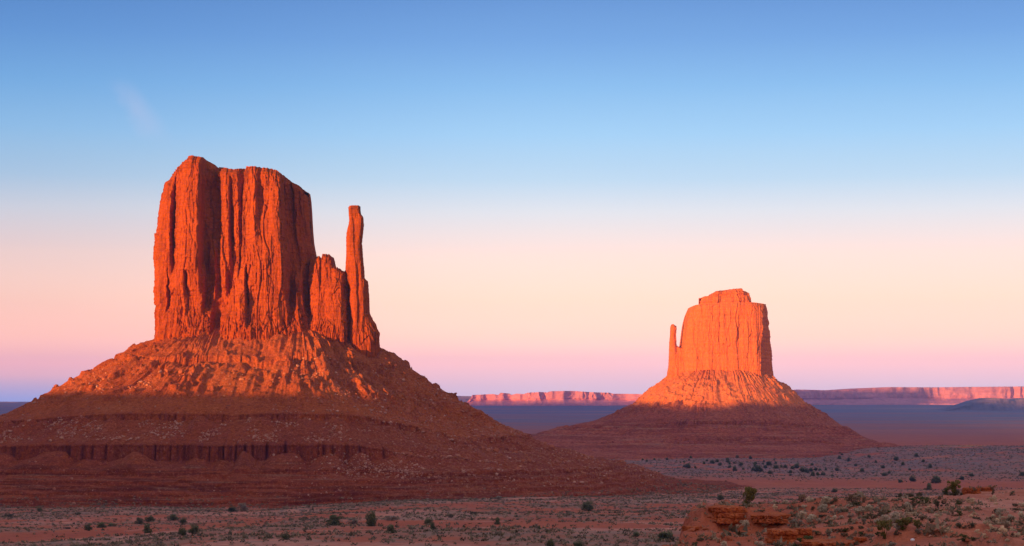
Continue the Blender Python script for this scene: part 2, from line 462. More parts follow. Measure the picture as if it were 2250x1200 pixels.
# ------------------------------------------------------------------ cliffs
def cliff(name, mat, org, top, xl, xr, rows, yc, hyf, hyb, dF, dR, bottom, ns=560, nv=340, amp=1.0, colbase=None, n=4.0, base=(0, 0, 0), parent=None, nk=1.0, gain=1.0, ledges=None, jag=2.0):
    """A sandstone wall. Outline and relief are given in the survey frame org=(ox, oy, scale); rows: (cy, [(cx, metres out)])."""
    ox, oy, sc = org
    a = 0.7
    tt = np.linspace(0, 1, ns)
    s = tt - a * np.sin(2 * np.pi * tt) / (2 * np.pi)
    top = np.array(top, float); xl = np.array(xl, float); xr = np.array(xr, float)
    cyt = np.interp(top[0, 0] + s * (top[-1, 0] - top[0, 0]), top[:, 0], top[:, 1])
    cyt = cyt + jag * np.round(1.6 * fbm(s * 90, 0.3, bottom / 77, 3)) + jag * 0.7 * pn(s * 240, 0.2, 0.7)
    v = np.linspace(0, 1, nv)[:, None]
    cy = bottom + v * (cyt[None, :] - bottom)
    S = np.broadcast_to(s[None, :], cy.shape)
    cxl = np.interp(cy, xl[:, 1], xl[:, 0]); cxr = np.interp(cy, xr[:, 1], xr[:, 0])
    cx = cxl + S * (cxr - cxl)
    e = (1 - np.abs(2 * S - 1) ** n) ** (1 / n)
    hf = np.interp(cy, [h[0] for h in hyf], [h[1] for h in hyf])
    hb = np.interp(cy, [h[0] for h in hyb], [h[1] for h in hyb])
    # relief between survey rows
    rc = np.array([r[0] for r in rows], float)
    wig = 5 * pn(cy / 60, 0.3, cx / 200) + 2.5 * pn(cy / 20, 7.3, cx / 60)
    P = np.stack([np.interp(cx + wig, [q[0] for q in r[1]], [q[1] for q in r[1]]) for r in rows], 0)
    k = np.clip(np.searchsorted(rc, cy) - 1, 0, len(rc) - 2)
    if len(rc) > 1:
        fr = np.clip((cy - rc[k]) / (rc[k + 1] - rc[k]), 0, 1)
        fr = fr * fr * (3 - 2 * fr)
        p = np.take_along_axis(P, k[None], 0)[0] * (1 - fr) + np.take_along_axis(P, (k + 1)[None], 0)[0] * fr
    else:
        p = P[0]
    dd = dF + (dR - dF) * sst(0.85, 1.0, S)
    X = (ox + cx / sc - 1125) / F * dd
    Z = (880 - (oy + cy / sc)) / F * dF
    nx = np.sign(2 * S - 1) * np.abs(2 * S - 1) ** (n - 1)
    ny = e ** (n - 1)
    l = np.hypot(nx, ny) + 1e-6
    nx, ny = nx / l, ny / l
    ef = sst(0.0, 0.75, e)
    Yf = yc - hf * e - p * ef * gain
    def noise(X, Y, Z, cyq):
        q = nk
        o = 1.0 * fbm(X * .10 * q, Y * .10 * q, Z * .010 * q, 2) + 0.12 * ridged(X * .16 * q, Y * .16 * q, Z * .015 * q, 2) \
            + 0.24 * fbm(X * .28 * q, Y * .28 * q, Z * .22 * q, 5) + 0.40 * pn(Z * 0.55 * q, X * .02, 2.2) + 0.25 * np.sign(pn(Z * 1.1 * q, X * .03, 8.2)) * np.abs(pn(Z * 1.1 * q, X * .03, 8.2)) ** 0.5
        # slabs that have peeled away leave sharp-edged steps
        sl = pn(X * .13 * q, Y * .13 * q + 40, Z * .028 * q) + 0.3 * pn(X * .5 * q, Y * .5 * q, Z * .12 * q)
        o = o + 0.9 * sst(0.05, 0.09, sl) - 0.8 * sst(-0.22, -0.26, sl)
        # joint-bounded blocks
        for wb, hb_, am, sd in ((9.0, 46.0, 1.5, 0), (3.4, 20.0, 0.60, 77), (1.3, 8.0, 0.26, 133)):
            ub = (X + 0.45 * Y + 0.30 * wb * pn(X / wb * .8, Z / (hb_ * .7), sd + .5) * 2) / (wb / q)
            ib_ = np.floor(ub).astype(int)
            jb = np.floor((Z + hb_ * 3.7 * np.abs(np.sin(ib_ * 12.9898 + sd)) + .25 * hb_ * pn(X / 9, 1.2, Z / 30)) / (hb_ / q)).astype(int)
            hs = np.sin(ib_ * 127.1 + jb * 311.7 + sd) * 43758.5453
            hs = hs - np.floor(hs)
            ed = np.minimum(ub - ib_, 1 - (ub - ib_))
            o = o + am * (2 * hs - 1) * 0.8 - am * 0.9 * (1 - sst(0.0, 0.07, ed)) * (hs > .35)
        # narrow vertical cracks
        cr = np.abs(pn(X * .16 * q + 9, Y * .16 * q, Z * .012 * q))
        o = o - 0.9 * (1 - sst(0.0, 0.022, cr))
        o = o * (amp / q)
        if colbase is not None:
            bm = sst(colbase[0], colbase[1], cyq + 25 * pn(X * .08, 3.3, 0.2))
            o = o + bm * colbase[2] * (ridged(X * .32, Y * .32, Z * .03, 2) * 0.8 + 1.0 - 1.6 * (1 - sst(0.0, 0.10, np.abs(pn(X * .34 + 2, Y * .34, Z * .02)))))
        return o
    o = noise(X, Yf, Z, cy)
    if ledges:
        rel = cy - cyt[None, :] + 7 * pn(X / 11, 0.4, 0.9)
        for hgt, am in ledges:
            o = o - am * (1 - sst(hgt - 2.0, hgt + 2.0, rel))
    back = 3.5 * sst(0.955, 1.0, np.broadcast_to(v, cy.shape)) ** 2
    Yf2 = Yf - ny * o * sst(0, .3, e) + back * ef
    X2 = X + nx * o * 0.8
    # cap
    nc = 12
    Yb = yc + hb * e
    vb = np.linspace(1, 0, 44)[:, None]
    ib = np.clip(((nv - 1) * vb[:, 0]).round().astype(int), 0, nv - 1)
    Xb, Zb, Ybk = X[ib], Z[ib], Yb[ib]
    ob = 1.6 * amp * fbm(Xb * .08, Ybk * .08, Zb * .02, 4)
    Ybk = Ybk + ob * sst(0, .3, e[ib])
    q = np.linspace(0, 1, nc + 2)[1:-1][:, None]
    Yc = Yf2[-1][None] * (1 - q) + Ybk[0][None] * q
    Xc = X2[-1][None] * (1 - q) + Xb[0][None] * q
    Zc = Z[-1][None] * (1 - q) + Zb[0][None] * q + np.sin(np.pi * q) * (-0.6) + 0.4 * fbm(Xc * .1, Yc * .1, 3.3, 3) * np.sin(np.pi * q)
    G = np.concatenate([np.stack([X2, Yf2, Z], -1), np.stack([Xc, Yc, Zc], -1), np.stack([Xb, Ybk, Zb], -1)], 0)
    G = G - np.array(base, float)
    f = grid_faces(G.shape[0], ns)
    return add(name, mesh_np(name, G.reshape(-1, 3), f, mat, True), parent)

# ------------------------------------------------------------------ scree slopes
def talus(name, mat, box, rc, prof, front_py, parent, base, cliffs, cliff_span, seed=0.0, cols=1000, rows=330, left_stretch=0.0, dz_right=0.0, dz_left=0.0, dz_span=(0, 100), dz_fade=(230, 340), gully=6.5, k=1.0, strata_from=200, low_from=130):
    """Slope that fans out round a rounded box (x0, x1, y0, y1). prof: (r, z). cliffs: (r, out amplitude, column amplitude)."""
    x0, x1, y0, y1 = box
    pts = []
    def arc(cx, cy, a0, a1, n):
        for a in np.linspace(a0, a1, n, endpoint=False):
            pts.append((cx + rc * math.cos(a), cy + rc * math.sin(a), math.cos(a), math.sin(a)))
    def line(xa, ya, xb, yb, nx, ny, n):
        for q in np.linspace(0, 1, n, endpoint=False):
            pts.append((xa + (xb - xa) * q, ya + (yb - ya) * q, nx, ny))
    H = math.pi / 2
    Ro = rc + 140
    Lf, Ls = (x1 - x0 - 2 * rc), (y1 - y0 - 2 * rc)
    unit = (2 * Ro * H + Lf + Ls) / cols
    line(x0, y1 - rc, x0, y0 + rc, -1, 0, max(8, int(Ls / unit)))
    arc(x0 + rc, y0 + rc, math.pi, 1.5 * math.pi, int(Ro * H / unit))
    line(x0 + rc, y0, x1 - rc, y0, 0, -1, max(8, int(Lf / unit)))
    arc(x1 - rc, y0 + rc, 1.5 * math.pi, 2 * math.pi, int(Ro * H / unit))
    line(x1, y0 + rc, x1, y1 - rc, 1, 0, max(8, int(Ls / unit)))
    arc(x1 - rc, y1 - rc, 0, H, 90)
    line(x1 - rc, y1, x0 + rc, y1, 0, 1, 20)
    arc(x0 + rc, y1 - rc, H, math.pi, 90)
    B = np.array(pts)
    prof = np.array(prof, float)
    seg = np.hypot(np.diff(prof[:, 0]), np.diff(prof[:, 1]))
    steep = np.abs(np.diff(prof[:, 1])) / (np.abs(np.diff(prof[:, 0])) + 1e-6)
    wgt = seg * (1 + 1.8 * (steep > 1.0))
    cum = np.concatenate([[0], np.cumsum(wgt)])
    wv_ = np.linspace(0, cum[-1], rows)
    r = np.interp(wv_, cum, prof[:, 0])
    z = np.interp(wv_, cum, prof[:, 1])
    # the same slope with the cliffs buried
    rs = np.linspace(prof[0, 0], prof[-1, 0], 400)
    zs0 = np.interp(rs, prof[:, 0], prof[:, 1])
    ker = np.hanning(61); ker /= ker.sum()
    zs = np.convolve(np.pad(zs0, 30, mode='edge'), ker, 'valid')
    zsm = np.interp(r, rs, zs)
    Rr = r[:, None] + 0 * B[None, :, 0]
    Z = z[:, None] + 0 * Rr
    Zs = zsm[:, None] + 0 * Rr
    nx, ny = B[None, :, 2], B[None, :, 3]
    refx, refy = B[None, :, 0] + nx * 140, B[None, :, 1] + ny * 140       # coordinate along the slope
    pxo = 1125 + F * (B[None, :, 0] + nx * Rr) / (B[None, :, 1] + ny * Rr)
    # which cliffs stand free where
    bury = np.zeros_like(Rr)
    cm = np.zeros_like(Rr)
    rr = Rr.copy()
    for ci, (cr, ao, ac, width) in enumerate(cliffs):
        near = np.exp(-((Rr - cr) / (width * 2.2)) ** 2)
        tight = np.exp(-((Rr - cr) / width) ** 2)
        lo, hi = cliff_span[ci]
        nn = fbm(refx / 45, refy / 45, seed + ci * 3.1, 3)
        free = sst(lo - 60, lo, pxo) * (1 - sst(hi, hi + 130, pxo + 90 * nn)) * sst(-0.55, -0.2, nn + (0.25 if cr < 150 else 0.5))
        bury = np.maximum(bury, near * (1 - free))
        rr = rr + tight * free * (ao * fbm(refx / 26 / k ** -1, refy / 26, seed + 9 + ci, 4) + ac * (ridged(refx / 7, refy / 7, seed + 4 + ci, 3) - 0.6)
                                  - ac * 1.5 * (1 - sst(0, 0.10, np.abs(pn(refx / 9, refy / 9, seed + 2 + ci)))))
        cm = np.maximum(cm, tight * free)
        # fans of fallen rock against the foot of the cliff
        foot = sst(cr, cr + width * 0.7, Rr) * (1 - sst(cr + width, cr + width * 7, Rr))
        fan = np.maximum(0, 0.15 + np.abs(pn(refx / 17, refy / 17, seed + 21 + ci)) * 2 - 0.35)
        Z = Z + foot * free * np.minimum(ac, 2.2) * 3.6 * fan
    Z = Z * (1 - bury) + Zs * bury
    # stretch on the left side
    if left_stretch:
        lf = sst(0.1, 0.9, -nx)
        rr = rr + lf * left_stretch * np.maximum(rr - 90, 0)
    Z = Z + (dz_right * sst(0.2, 0.9, nx) + dz_left * sst(0.2, 0.9, -nx)) * sst(dz_span[0], dz_span[1], rr) * (1 - sst(dz_fade[0], dz_fade[1], rr))
    X = B[None, :, 0] + nx * rr
    Y = B[None, :, 1] + ny * rr
    # gullies
    Z = Z + sst(-12, 2, rr) * (1 - sst(14, 30, rr)) * (2.6 * ridged(refx / 11, refy / 11, seed + 31, 3) - 2.2 + 1.2 * fbm(X / 4, Y / 4, seed, 3))
    env = sst(2, 25, rr) * (1 - sst(88, 124, rr))
    gl = ridged(refx / 36, refy / 36, rr / 150 + seed, 3)
    g2 = ridged(refx / 8, refy / 8, rr / 110 + seed + 3, 2)
    Z = Z + env * (gully * (gl - 0.8) * sst(-0.5, 0.4, fbm(X / 40, Y / 40, seed + 41, 2) + .2) + 0.16 * gully * (g2 - .6)) / k
    env2 = sst(150, 200, rr)
    Z = Z + env2 * 0.8 * (ridged(refx / 30, refy / 30, seed + 6, 3) - .8)
    Z = Z + sst(0, 12, rr) * (1 - 0.8 * cm) * (1.6 * fbm(X / 22, Y / 22, seed + 1, 5) + 0.45 * fbm(X / 5, Y / 5, seed + 2, 4) + 1.3 * np.maximum(0, fbm(X / 7, Y / 7, seed + 12, 4) - .25) * (1 - 0.6 * env2))
    # resistant blocks that stick out of the upper slope
    blk = pn(X / 13, Y / 13, Z / 6 + seed) + 0.5 * pn(X / 4, Y / 4, Z / 3) + 0.5 * pn(X / 30, Y / 30, seed) - 0.12
    Z = Z + env * 2.6 * sst(0.28, 0.34, blk)
    band = sst(strata_from - 15, strata_from + 10, rr) * (1 - sst(820, 1300, pxo) * (0.75 if k == 1 else 0))
    deb = np.clip(0.25 + 0.6 * fbm(X / 30, Y / 30, seed + 5, 4) + 0.55 * sst(700, 1000, pxo) * (k == 1), 0, 1)
    G = np.stack([X, Y, Z], -1)
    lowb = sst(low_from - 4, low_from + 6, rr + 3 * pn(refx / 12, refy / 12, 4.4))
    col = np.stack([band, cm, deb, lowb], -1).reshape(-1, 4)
    f = grid_faces(G.shape[0], G.shape[1], wrap=True, flip=True)
    o = add(name, mesh_np(name, (G - np.array(base, float)).reshape(-1, 3), f, mat, True, col), parent)
    return o, G, rr, pxo

# ------------------------------------------------------------------ near butte
WB = (-205, 1500, -60)
west_butte = thing('sandstone_butte', 'large dark orange sandstone butte with a thin free-standing spire on its right side', 'butte', WB)
W_ORG = (300, 320, 2.609)
rows_main = [
    (150, [(80, 0), (165, 2), (210, 4), (222, 3), (240, 6), (300, 9), (378, 10), (388, 9), (396, 2), (460, 1), (470, 4), (520, 5), (545, 4), (560, 4.5), (585, 4), (600, 1), (618, 1.5), (628, 6), (690, 9), (700, 8), (720, 7.5), (735, 8.5), (745, 8), (790, 9), (840, 9), (850, 7), (860, 2.5), (905, 1), (912, 4), (960, 4), (970, 3), (985, 3), (1030, 0)]),
    (300, [(80, 0), (110, 3), (205, 5), (213, 4), (218, -1), (228, 0), (236, 6), (300, 10), (378, 11), (388, 10), (394, 1), (470, -1), (482, 0), (490, 4), (535, 5), (545, 2), (552, 2), (560, 4.5), (592, 6), (604, 4), (609, 1), (618, 2), (624, 7), (690, 10), (703, 10), (708, 8), (740, 8), (748, 10), (800, 11), (830, 11.5), (842, 10.5), (850, 1.5), (910, 0), (918, 3), (955, 4), (962, 2), (972, 2.2), (978, 4), (1000, 2), (1030, -2)]),
    (500, [(80, 0), (100, 3), (195, 5.5), (205, 4.5), (210, -1), (226, -1), (232, 6), (300, 10), (372, 11), (382, 10), (390, 1), (470, -1.5), (482, 1), (490, 4), (535, 4.5), (545, 1), (556, 0), (566, 4), (592, 5.5), (600, 4), (606, 1.5), (614, 4), (622, 8), (700, 11), (715, 10), (740, 10), (800, 11), (840, 11), (852, 9), (860, 1), (935, -1), (945, 2.5), (1000, 2.5), (1012, 1), (1030, -2)]),
    (650, [(80, 1), (100, 4), (180, 5), (200, 4), (215, 1.5), (228, 2.5), (240, 7), (300, 10), (350, 10.5), (376, 10), (384, 2), (410, 0), (425, 3), (455, 4), (470, 1), (482, 1.5), (492, 4.5), (540, 5), (548, 1), (572, 0), (580, 4), (598, 5), (603, 2.5), (615, 7), (660, 10), (740, 11), (800, 11), (850, 11), (868, 9), (876, 1), (945, -.5), (960, 1.5), (1010, 3), (1030, 3)]),
    (800, [(80, 2), (100, 4.5), (180, 5), (185, 3), (240, 7), (280, 9), (290, 8.5), (298, 6), (310, 8), (375, 9), (395, 6), (405, 1), (440, 1.5), (455, 3.5), (465, 0), (480, 0), (505, 3.5), (515, 4.5), (535, 1), (560, 2), (568, 9), (640, 11), (648, 7), (660, 9), (740, 11), (850, 10.5), (880, 9), (888, 1.5), (905, 3), (920, 6), (970, 6), (985, 1), (1030, 0)]),
    (900, [(80, 2), (100, 4.5), (180, 5), (186, 3), (215, 4.5), (250, 8), (300, 8), (310, 6), (390, 7), (402, 2), (440, 2.5), (470, 1.5), (500, 1), (525, 2), (545, 6), (560, 11), (645, 13), (652, 6), (665, 9), (740, 10), (870, 9), (885, 2), (905, 3.5), (925, 6.5), (972, 6.5), (988, 1), (1030, 0)]),
    (1000, [(80, 3), (150, 6), (300, 8.5), (440, 7), (455, 1.5), (485, 2), (500, 7), (560, 11.5), (648, 12.5), (656, 9), (700, 10.5), (850, 9.5), (880, 7), (930, 8), (990, 7), (1030, 5)]),
    (1090, [(80, 3.5), (150, 7), (300, 9.5), (440, 9), (455, 4), (485, 5), (500, 9), (560, 12.5), (648, 13.5), (700, 12), (850, 11), (930, 10), (990, 9), (1030, 7)]),
]
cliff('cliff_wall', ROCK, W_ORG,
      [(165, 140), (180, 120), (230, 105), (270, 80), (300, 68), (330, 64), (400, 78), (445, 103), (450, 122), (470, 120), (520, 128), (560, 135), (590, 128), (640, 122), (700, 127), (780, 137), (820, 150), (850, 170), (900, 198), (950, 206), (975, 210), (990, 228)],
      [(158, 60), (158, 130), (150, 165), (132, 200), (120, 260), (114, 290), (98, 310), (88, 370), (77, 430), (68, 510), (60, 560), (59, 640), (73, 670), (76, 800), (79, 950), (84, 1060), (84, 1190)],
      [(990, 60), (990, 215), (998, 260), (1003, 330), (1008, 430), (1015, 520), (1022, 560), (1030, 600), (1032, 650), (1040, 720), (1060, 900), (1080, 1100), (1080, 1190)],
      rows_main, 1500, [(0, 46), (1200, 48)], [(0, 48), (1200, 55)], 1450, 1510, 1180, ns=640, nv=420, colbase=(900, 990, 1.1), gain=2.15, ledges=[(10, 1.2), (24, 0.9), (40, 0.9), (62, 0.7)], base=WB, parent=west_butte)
cliff('shoulder_ridge', ROCK, W_ORG,
      [(985, 640), (1018, 640), (1042, 630), (1052, 648), (1060, 616), (1106, 622), (1113, 645), (1119, 690), (1150, 698), (1175, 715), (1195, 722), (1222, 735)],
      [(985, 600), (985, 1190)],
      [(1222, 600), (1222, 745), (1232, 800), (1242, 900), (1250, 1190)],
      [(640, [(980, 0), (1030, 1), (1050, 2.5), (1056, -0.5), (1064, 1), (1100, 1.5), (1130, 1), (1245, 0)]),
       (740, [(980, 1), (1030, 2), (1046, 3.5), (1054, 1), (1066, 3), (1110, 5), (1150, 6), (1180, 5), (1192, 2), (1245, 0)]),
       (850, [(980, 2), (1040, 4), (1060, 5), (1110, 8), (1150, 9), (1180, 9), (1192, 2), (1240, 0)]),
       (950, [(980, 3), (1040, 6), (1060, 7), (1110, 10), (1180, 11), (1200, 9.5), (1210, 2), (1240, 0)]),
       (1090, [(980, 7), (1040, 9), (1100, 12), (1195, 12), (1207, 10), (1215, 3), (1245, 1)])],
      1475, [(600, 18), (1200, 22)], [(600, 12), (1200, 40)], 1453, 1470, 1180, ns=240, nv=240, n=8.0, colbase=(960, 1040, 1.0), gain=1.5, jag=5.0, base=WB, parent=west_butte, amp=0.8)
cliff('spire', ROCK, W_ORG,
      [(1210, 352), (1219, 341), (1245, 339), (1279, 339), (1285, 348)],
      [(1210, 300), (1210, 345), (1212, 380), (1216, 440), (1206, 480), (1200, 520), (1199, 720), (1205, 780), (1215, 830), (1225, 950), (1232, 1100), (1232, 1220)],
      [(1284, 300), (1285, 385), (1301, 405), (1303, 440), (1297, 500), (1291, 560), (1297, 640), (1303, 700), (1306, 760), (1325, 775), (1333, 850), (1336, 960), (1352, 990), (1365, 1020), (1370, 1050), (1385, 1075), (1386, 1220)],
      [(350, [(1190, 0), (1390, 0)]), (600, [(1190, 0), (1240, 0.5), (1270, 0.5), (1280, 0), (1390, 0)]),
       (800, [(1190, 0), (1225, 1.5), (1262, 2.5), (1270, 0.5), (1285, 2), (1303, 1.5), (1310, -1.5), (1340, -2)]),
       (950, [(1190, 1), (1230, 3.5), (1268, 4), (1276, 2), (1300, 3), (1312, 0.5), (1340, -1)]),
       (1150, [(1190, 3), (1240, 7), (1300, 6), (1340, 5), (1360, 3), (1390, 1)])],
      1458, [(300, 6), (700, 7), (1000, 11), (1200, 15)], [(300, 6), (700, 8), (1000, 14), (1200, 22)], 1452, 1460, 1215, ns=200, nv=360, amp=0.36, jag=1.0, colbase=(990, 1060, 0.9), n=3.0, base=WB, parent=west_butte)
prof_w = [(-22, 60), (0, 50), (18, 40), (30, 34.5), (33, 33.5), (35.5, 27.5), (60, 18), (90, 6), (112, -3), (126, -8.3), (129.4, -9.0), (130.0, -9.7), (129.8, -10.4), (131, -14.0), (150, -20.5), (172, -28.2), (177.4, -29.4), (178.0, -30.4), (177.6, -31.2), (179.5, -40.5), (195, -45), (207, -47), (207.8, -50.5), (221, -52.5), (221.8, -55.2), (228, -56.2), (228.6, -58), (237, -59.2), (237.8, -61.6), (249, -63), (249.6, -65.3), (275, -68), (310, -70.5), (360, -76), (420, -85)]
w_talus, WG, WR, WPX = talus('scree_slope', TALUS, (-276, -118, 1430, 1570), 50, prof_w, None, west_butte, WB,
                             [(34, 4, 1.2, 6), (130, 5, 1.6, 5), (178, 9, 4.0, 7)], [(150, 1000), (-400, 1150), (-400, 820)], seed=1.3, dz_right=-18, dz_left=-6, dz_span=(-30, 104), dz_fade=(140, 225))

# ------------------------------------------------------------------ far butte
EB = (320, 2900, -70)
east_butte = thing('sandstone_butte', 'smaller bright orange sandstone butte with a thumb of rock on its left side, farther off', 'butte', EB)
E_ORG = (1340, 600, 2.927)
rows_e = [
    (200, [(440, 0), (560, 3), (650, 5), (700, 6), (708, 5), (720, 6.5), (800, 7), (940, 8), (968, 7.5), (978, -2), (1010, -16)]),
    (400, [(440, 0), (520, 3), (560, 4.5), (566, 3.5), (640, 6), (698, 6.5), (706, 5), (716, 7), (800, 8), (820, 8), (825, 6.5), (832, 8), (900, 9), (965, 9.5), (976, -2), (1040, -20)]),
    (600, [(440, 3), (520, 5), (555, 6), (562, 5), (640, 8), (655, 8), (662, 6.5), (700, 9), (740, 9), (800, 10), (880, 10), (888, 8.5), (940, 11), (962, 10.5), (972, -1), (1045, -20)]),
]
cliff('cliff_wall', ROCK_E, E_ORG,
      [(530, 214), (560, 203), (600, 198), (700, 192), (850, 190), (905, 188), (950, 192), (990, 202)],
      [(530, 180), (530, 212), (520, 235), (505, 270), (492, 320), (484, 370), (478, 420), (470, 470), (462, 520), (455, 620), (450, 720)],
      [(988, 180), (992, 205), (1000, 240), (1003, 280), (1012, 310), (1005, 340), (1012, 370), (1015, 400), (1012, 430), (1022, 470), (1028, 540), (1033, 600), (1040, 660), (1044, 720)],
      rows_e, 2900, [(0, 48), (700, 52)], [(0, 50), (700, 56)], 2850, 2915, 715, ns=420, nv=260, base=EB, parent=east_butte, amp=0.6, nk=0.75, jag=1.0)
cliff('cap_rock', ROCK_E, E_ORG,
      [(592, 156), (600, 147), (655, 143), (668, 125), (690, 115), (730, 110), (800, 100), (862, 95), (868, 108), (890, 122), (893, 150), (902, 170)],
      [(592, 90), (590, 250)], [(898, 90), (903, 180), (903, 250)],
      [(100, [(590, 0), (905, 0)]), (130, [(590, 2), (905, 2)]), (140, [(590, 0), (905, 0)]), (170, [(590, 2.5), (905, 2.5)]), (230, [(590, 1), (905, 1)])],
      2895, [(0, 34), (300, 38)], [(0, 30), (300, 38)], 2858, 2900, 215, ns=220, nv=110, base=EB, parent=east_butte, amp=0.9, nk=0.9, jag=2.0, ledges=[(9, 1.5), (20, 1.2), (34, 1.0)])
cliff('spire', ROCK_E, E_ORG,
      [(397, 345), (403, 329), (412, 327), (424, 340)],
      [(396, 300), (392, 345), (390, 400), (385, 450), (383, 520), (380, 600), (372, 640), (368, 720)],
      [(424, 300), (427, 360), (423, 400), (426, 445), (430, 470), (434, 520), (444, 600), (455, 720)],
      [(300, [(360, 0), (480, 0)]), (700, [(360, 2), (480, 2)])],
      2872, [(300, 5), (450, 7), (700, 12)], [(300, 5), (450, 8), (700, 18)], 2864, 2872, 715, ns=110, nv=200, base=EB, parent=east_butte, amp=0.35, n=3.0, jag=0.7)
cliff('shoulder_ridge', ROCK_E, E_ORG,
      [(415, 470), (430, 464), (445, 474), (465, 480), (500, 470)],
      [(415, 440), (400, 560), (385, 720)], [(500, 440), (520, 720)],
      [(440, [(380, 0), (430, 0), (470, 1), (520, 0)]), (640, [(380, 3), (430, 4), (440, 3), (470, 5), (520, 4)])],
      2884, [(400, 16), (700, 24)], [(400, 16), (700, 30)], 2864, 2880, 715, ns=140, nv=120, base=EB, parent=east_butte, amp=0.7)
prof_e = [(-25, 52), (0, 44), (16, 32), (45, 11.5), (60, -2), (62, -4), (65, -9), (95, -19), (118, -29), (120, -30), (123, -34.5), (150, -45), (178, -53.5), (180, -54), (183, -57.5), (215, -62), (260, -68), (330, -76), (390, -92)]
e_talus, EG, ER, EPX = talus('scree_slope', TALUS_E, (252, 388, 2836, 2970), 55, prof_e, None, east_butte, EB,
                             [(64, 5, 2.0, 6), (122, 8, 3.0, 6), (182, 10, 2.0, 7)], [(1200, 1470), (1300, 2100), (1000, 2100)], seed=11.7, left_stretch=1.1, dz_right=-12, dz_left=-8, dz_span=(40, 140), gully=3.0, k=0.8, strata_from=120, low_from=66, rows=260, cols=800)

# ------------------------------------------------------------------ far mesas
def far_mesa(name, label, d, tops, base_py, cliff_frac, depth, mat, nk, nx=420, parent=None, structure=False, rough=1.0, cat='mesa'):
    tops = np.array(tops, float)
    px = np.linspace(tops[0, 0], tops[-1, 0], nx)
    X = (px - 1125) / F * d
    zt = (880 - np.interp(px, tops[:, 0], tops[:, 1])) / F * d
    zb = (880 - base_py) / F * d
    h = np.maximum(zt - zb, 2)
    zt = zt + h * 0.06 * rough * fbm(X / 60 * nk, 0.5, 1.1, 4)
    # the plan of the rim: promontories and bays
    yo = 330 * rough * fbm(X / 900 * nk, 3.1, 0.4, 5)
    t_ = np.linspace(0, 1, 30)
    prof = []
    for v in t_:
        if v < 0.5:                                            # scree
            q = v / 0.5
            prof.append((1.1 * (1 - q), (1 - cliff_frac) * q ** 1.25))
        else:
            q = (v - 0.5) / 0.5
            prof.append((-0.12 * q, (1 - cliff_frac) + cliff_frac * q))
    rows = []
    for (o, zz), v in zip(prof, t_):
        y = d + yo * (0.55 + 0.45 * min(1, v * 2)) - o * h
        z = zb + zz * h
        y = y - 26 * rough * ridged(X / 110 * nk + 2 * pn(X / 400, 0.1, 0.9), 0.2, zz * 0.6, 3) * (0.4 + 0.6 * (v > .5))
        rows.append(np.stack([X, y, np.where(v < 0.02, z - 30, z) + 0 * X], -1))
    last = rows[-1]
    bk = last.copy(); bk[:, 1] = d + depth; rows.append(bk)
    b2 = bk.copy(); b2[:, 2] = zb - 30; b2[:, 1] += 200; rows.append(b2)
    G = np.stack(rows, 0)
    base = (float(X.mean()), d, zb)
    o = add(name, mesh_np(name, (G - np.array(base)).reshape(-1, 3), grid_faces(G.shape[0], nx), mat, True), parent, base)
    if structure:
        tag(o, kind='structure')
    else:
        tag(o, label, cat)
    return o

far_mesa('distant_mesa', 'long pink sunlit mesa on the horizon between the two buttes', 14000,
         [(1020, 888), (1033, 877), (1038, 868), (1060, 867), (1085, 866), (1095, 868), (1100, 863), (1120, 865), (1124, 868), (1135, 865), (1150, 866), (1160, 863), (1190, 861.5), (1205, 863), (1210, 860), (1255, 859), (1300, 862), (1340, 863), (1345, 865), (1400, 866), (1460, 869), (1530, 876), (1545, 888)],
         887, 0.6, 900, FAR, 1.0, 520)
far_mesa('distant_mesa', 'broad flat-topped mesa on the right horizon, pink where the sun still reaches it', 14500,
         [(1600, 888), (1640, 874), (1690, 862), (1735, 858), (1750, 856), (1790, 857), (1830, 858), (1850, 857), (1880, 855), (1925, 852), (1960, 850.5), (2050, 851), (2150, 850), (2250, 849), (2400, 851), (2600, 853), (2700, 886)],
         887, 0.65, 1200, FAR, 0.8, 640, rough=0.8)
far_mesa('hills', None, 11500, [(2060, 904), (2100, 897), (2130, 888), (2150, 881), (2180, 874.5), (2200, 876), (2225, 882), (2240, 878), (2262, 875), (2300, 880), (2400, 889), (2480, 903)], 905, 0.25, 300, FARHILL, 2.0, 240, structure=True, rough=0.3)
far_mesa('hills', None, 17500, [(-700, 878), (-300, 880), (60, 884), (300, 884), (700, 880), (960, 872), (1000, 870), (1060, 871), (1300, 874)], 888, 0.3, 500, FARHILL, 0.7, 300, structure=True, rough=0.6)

# ------------------------------------------------------------------ unseen ridge added in the west, crest shaped to take low sun off the valley
TE = math.tan(SUN_EL)
st = np.linspace(-1500, 12000, 700)
rx, ry = -600 - 0.35 * st, st
uu = (LDIR[1] * rx - LDIR[0] * ry) / math.cos(SUN_EL)
# where the light's lower edge should fall: (x, y, height there)
SX, SY = LDIR[0] / math.cos(SUN_EL), LDIR[1] / math.cos(SUN_EL)
TGT = [(900, -900, 8), (300, 0, 8), (0, 900, 0), (100, 1300, 0), (-89, 1450, -3), (-200, 1400, 2), (-347, 1450, 2.5), (-420, 1500, 4), (-100, 2000, 10), (150, 2600, -2),
       (467, 2760, -2.5), (320, 2760, -3), (183, 2800, -4), (300, 3200, -8), (1000, 6000, -22), (1900, 9000, 14), (2600, 9000, 14), (3000, 10000, -24), (4000, 14000, -22),
       (3560, 14000, -22), (3530, 14000, 12), (3400, 14000, 12), (3370, 14000, -22), (2790, 14000, -22), (2700, 14000, 130), (1550, 14000, 130), (1300, 14000, -20), (-400, 14000, -22), (-3000, 14000, -22)]
TU = []
for X_, Y_, Z_ in TGT:
    L_ = (X_ + 600 + 0.35 * Y_) / (SX + 0.35 * SY)
    TU.append((SY * X_ - SX * Y_, Z_ + L_ * TE))
TU.sort()
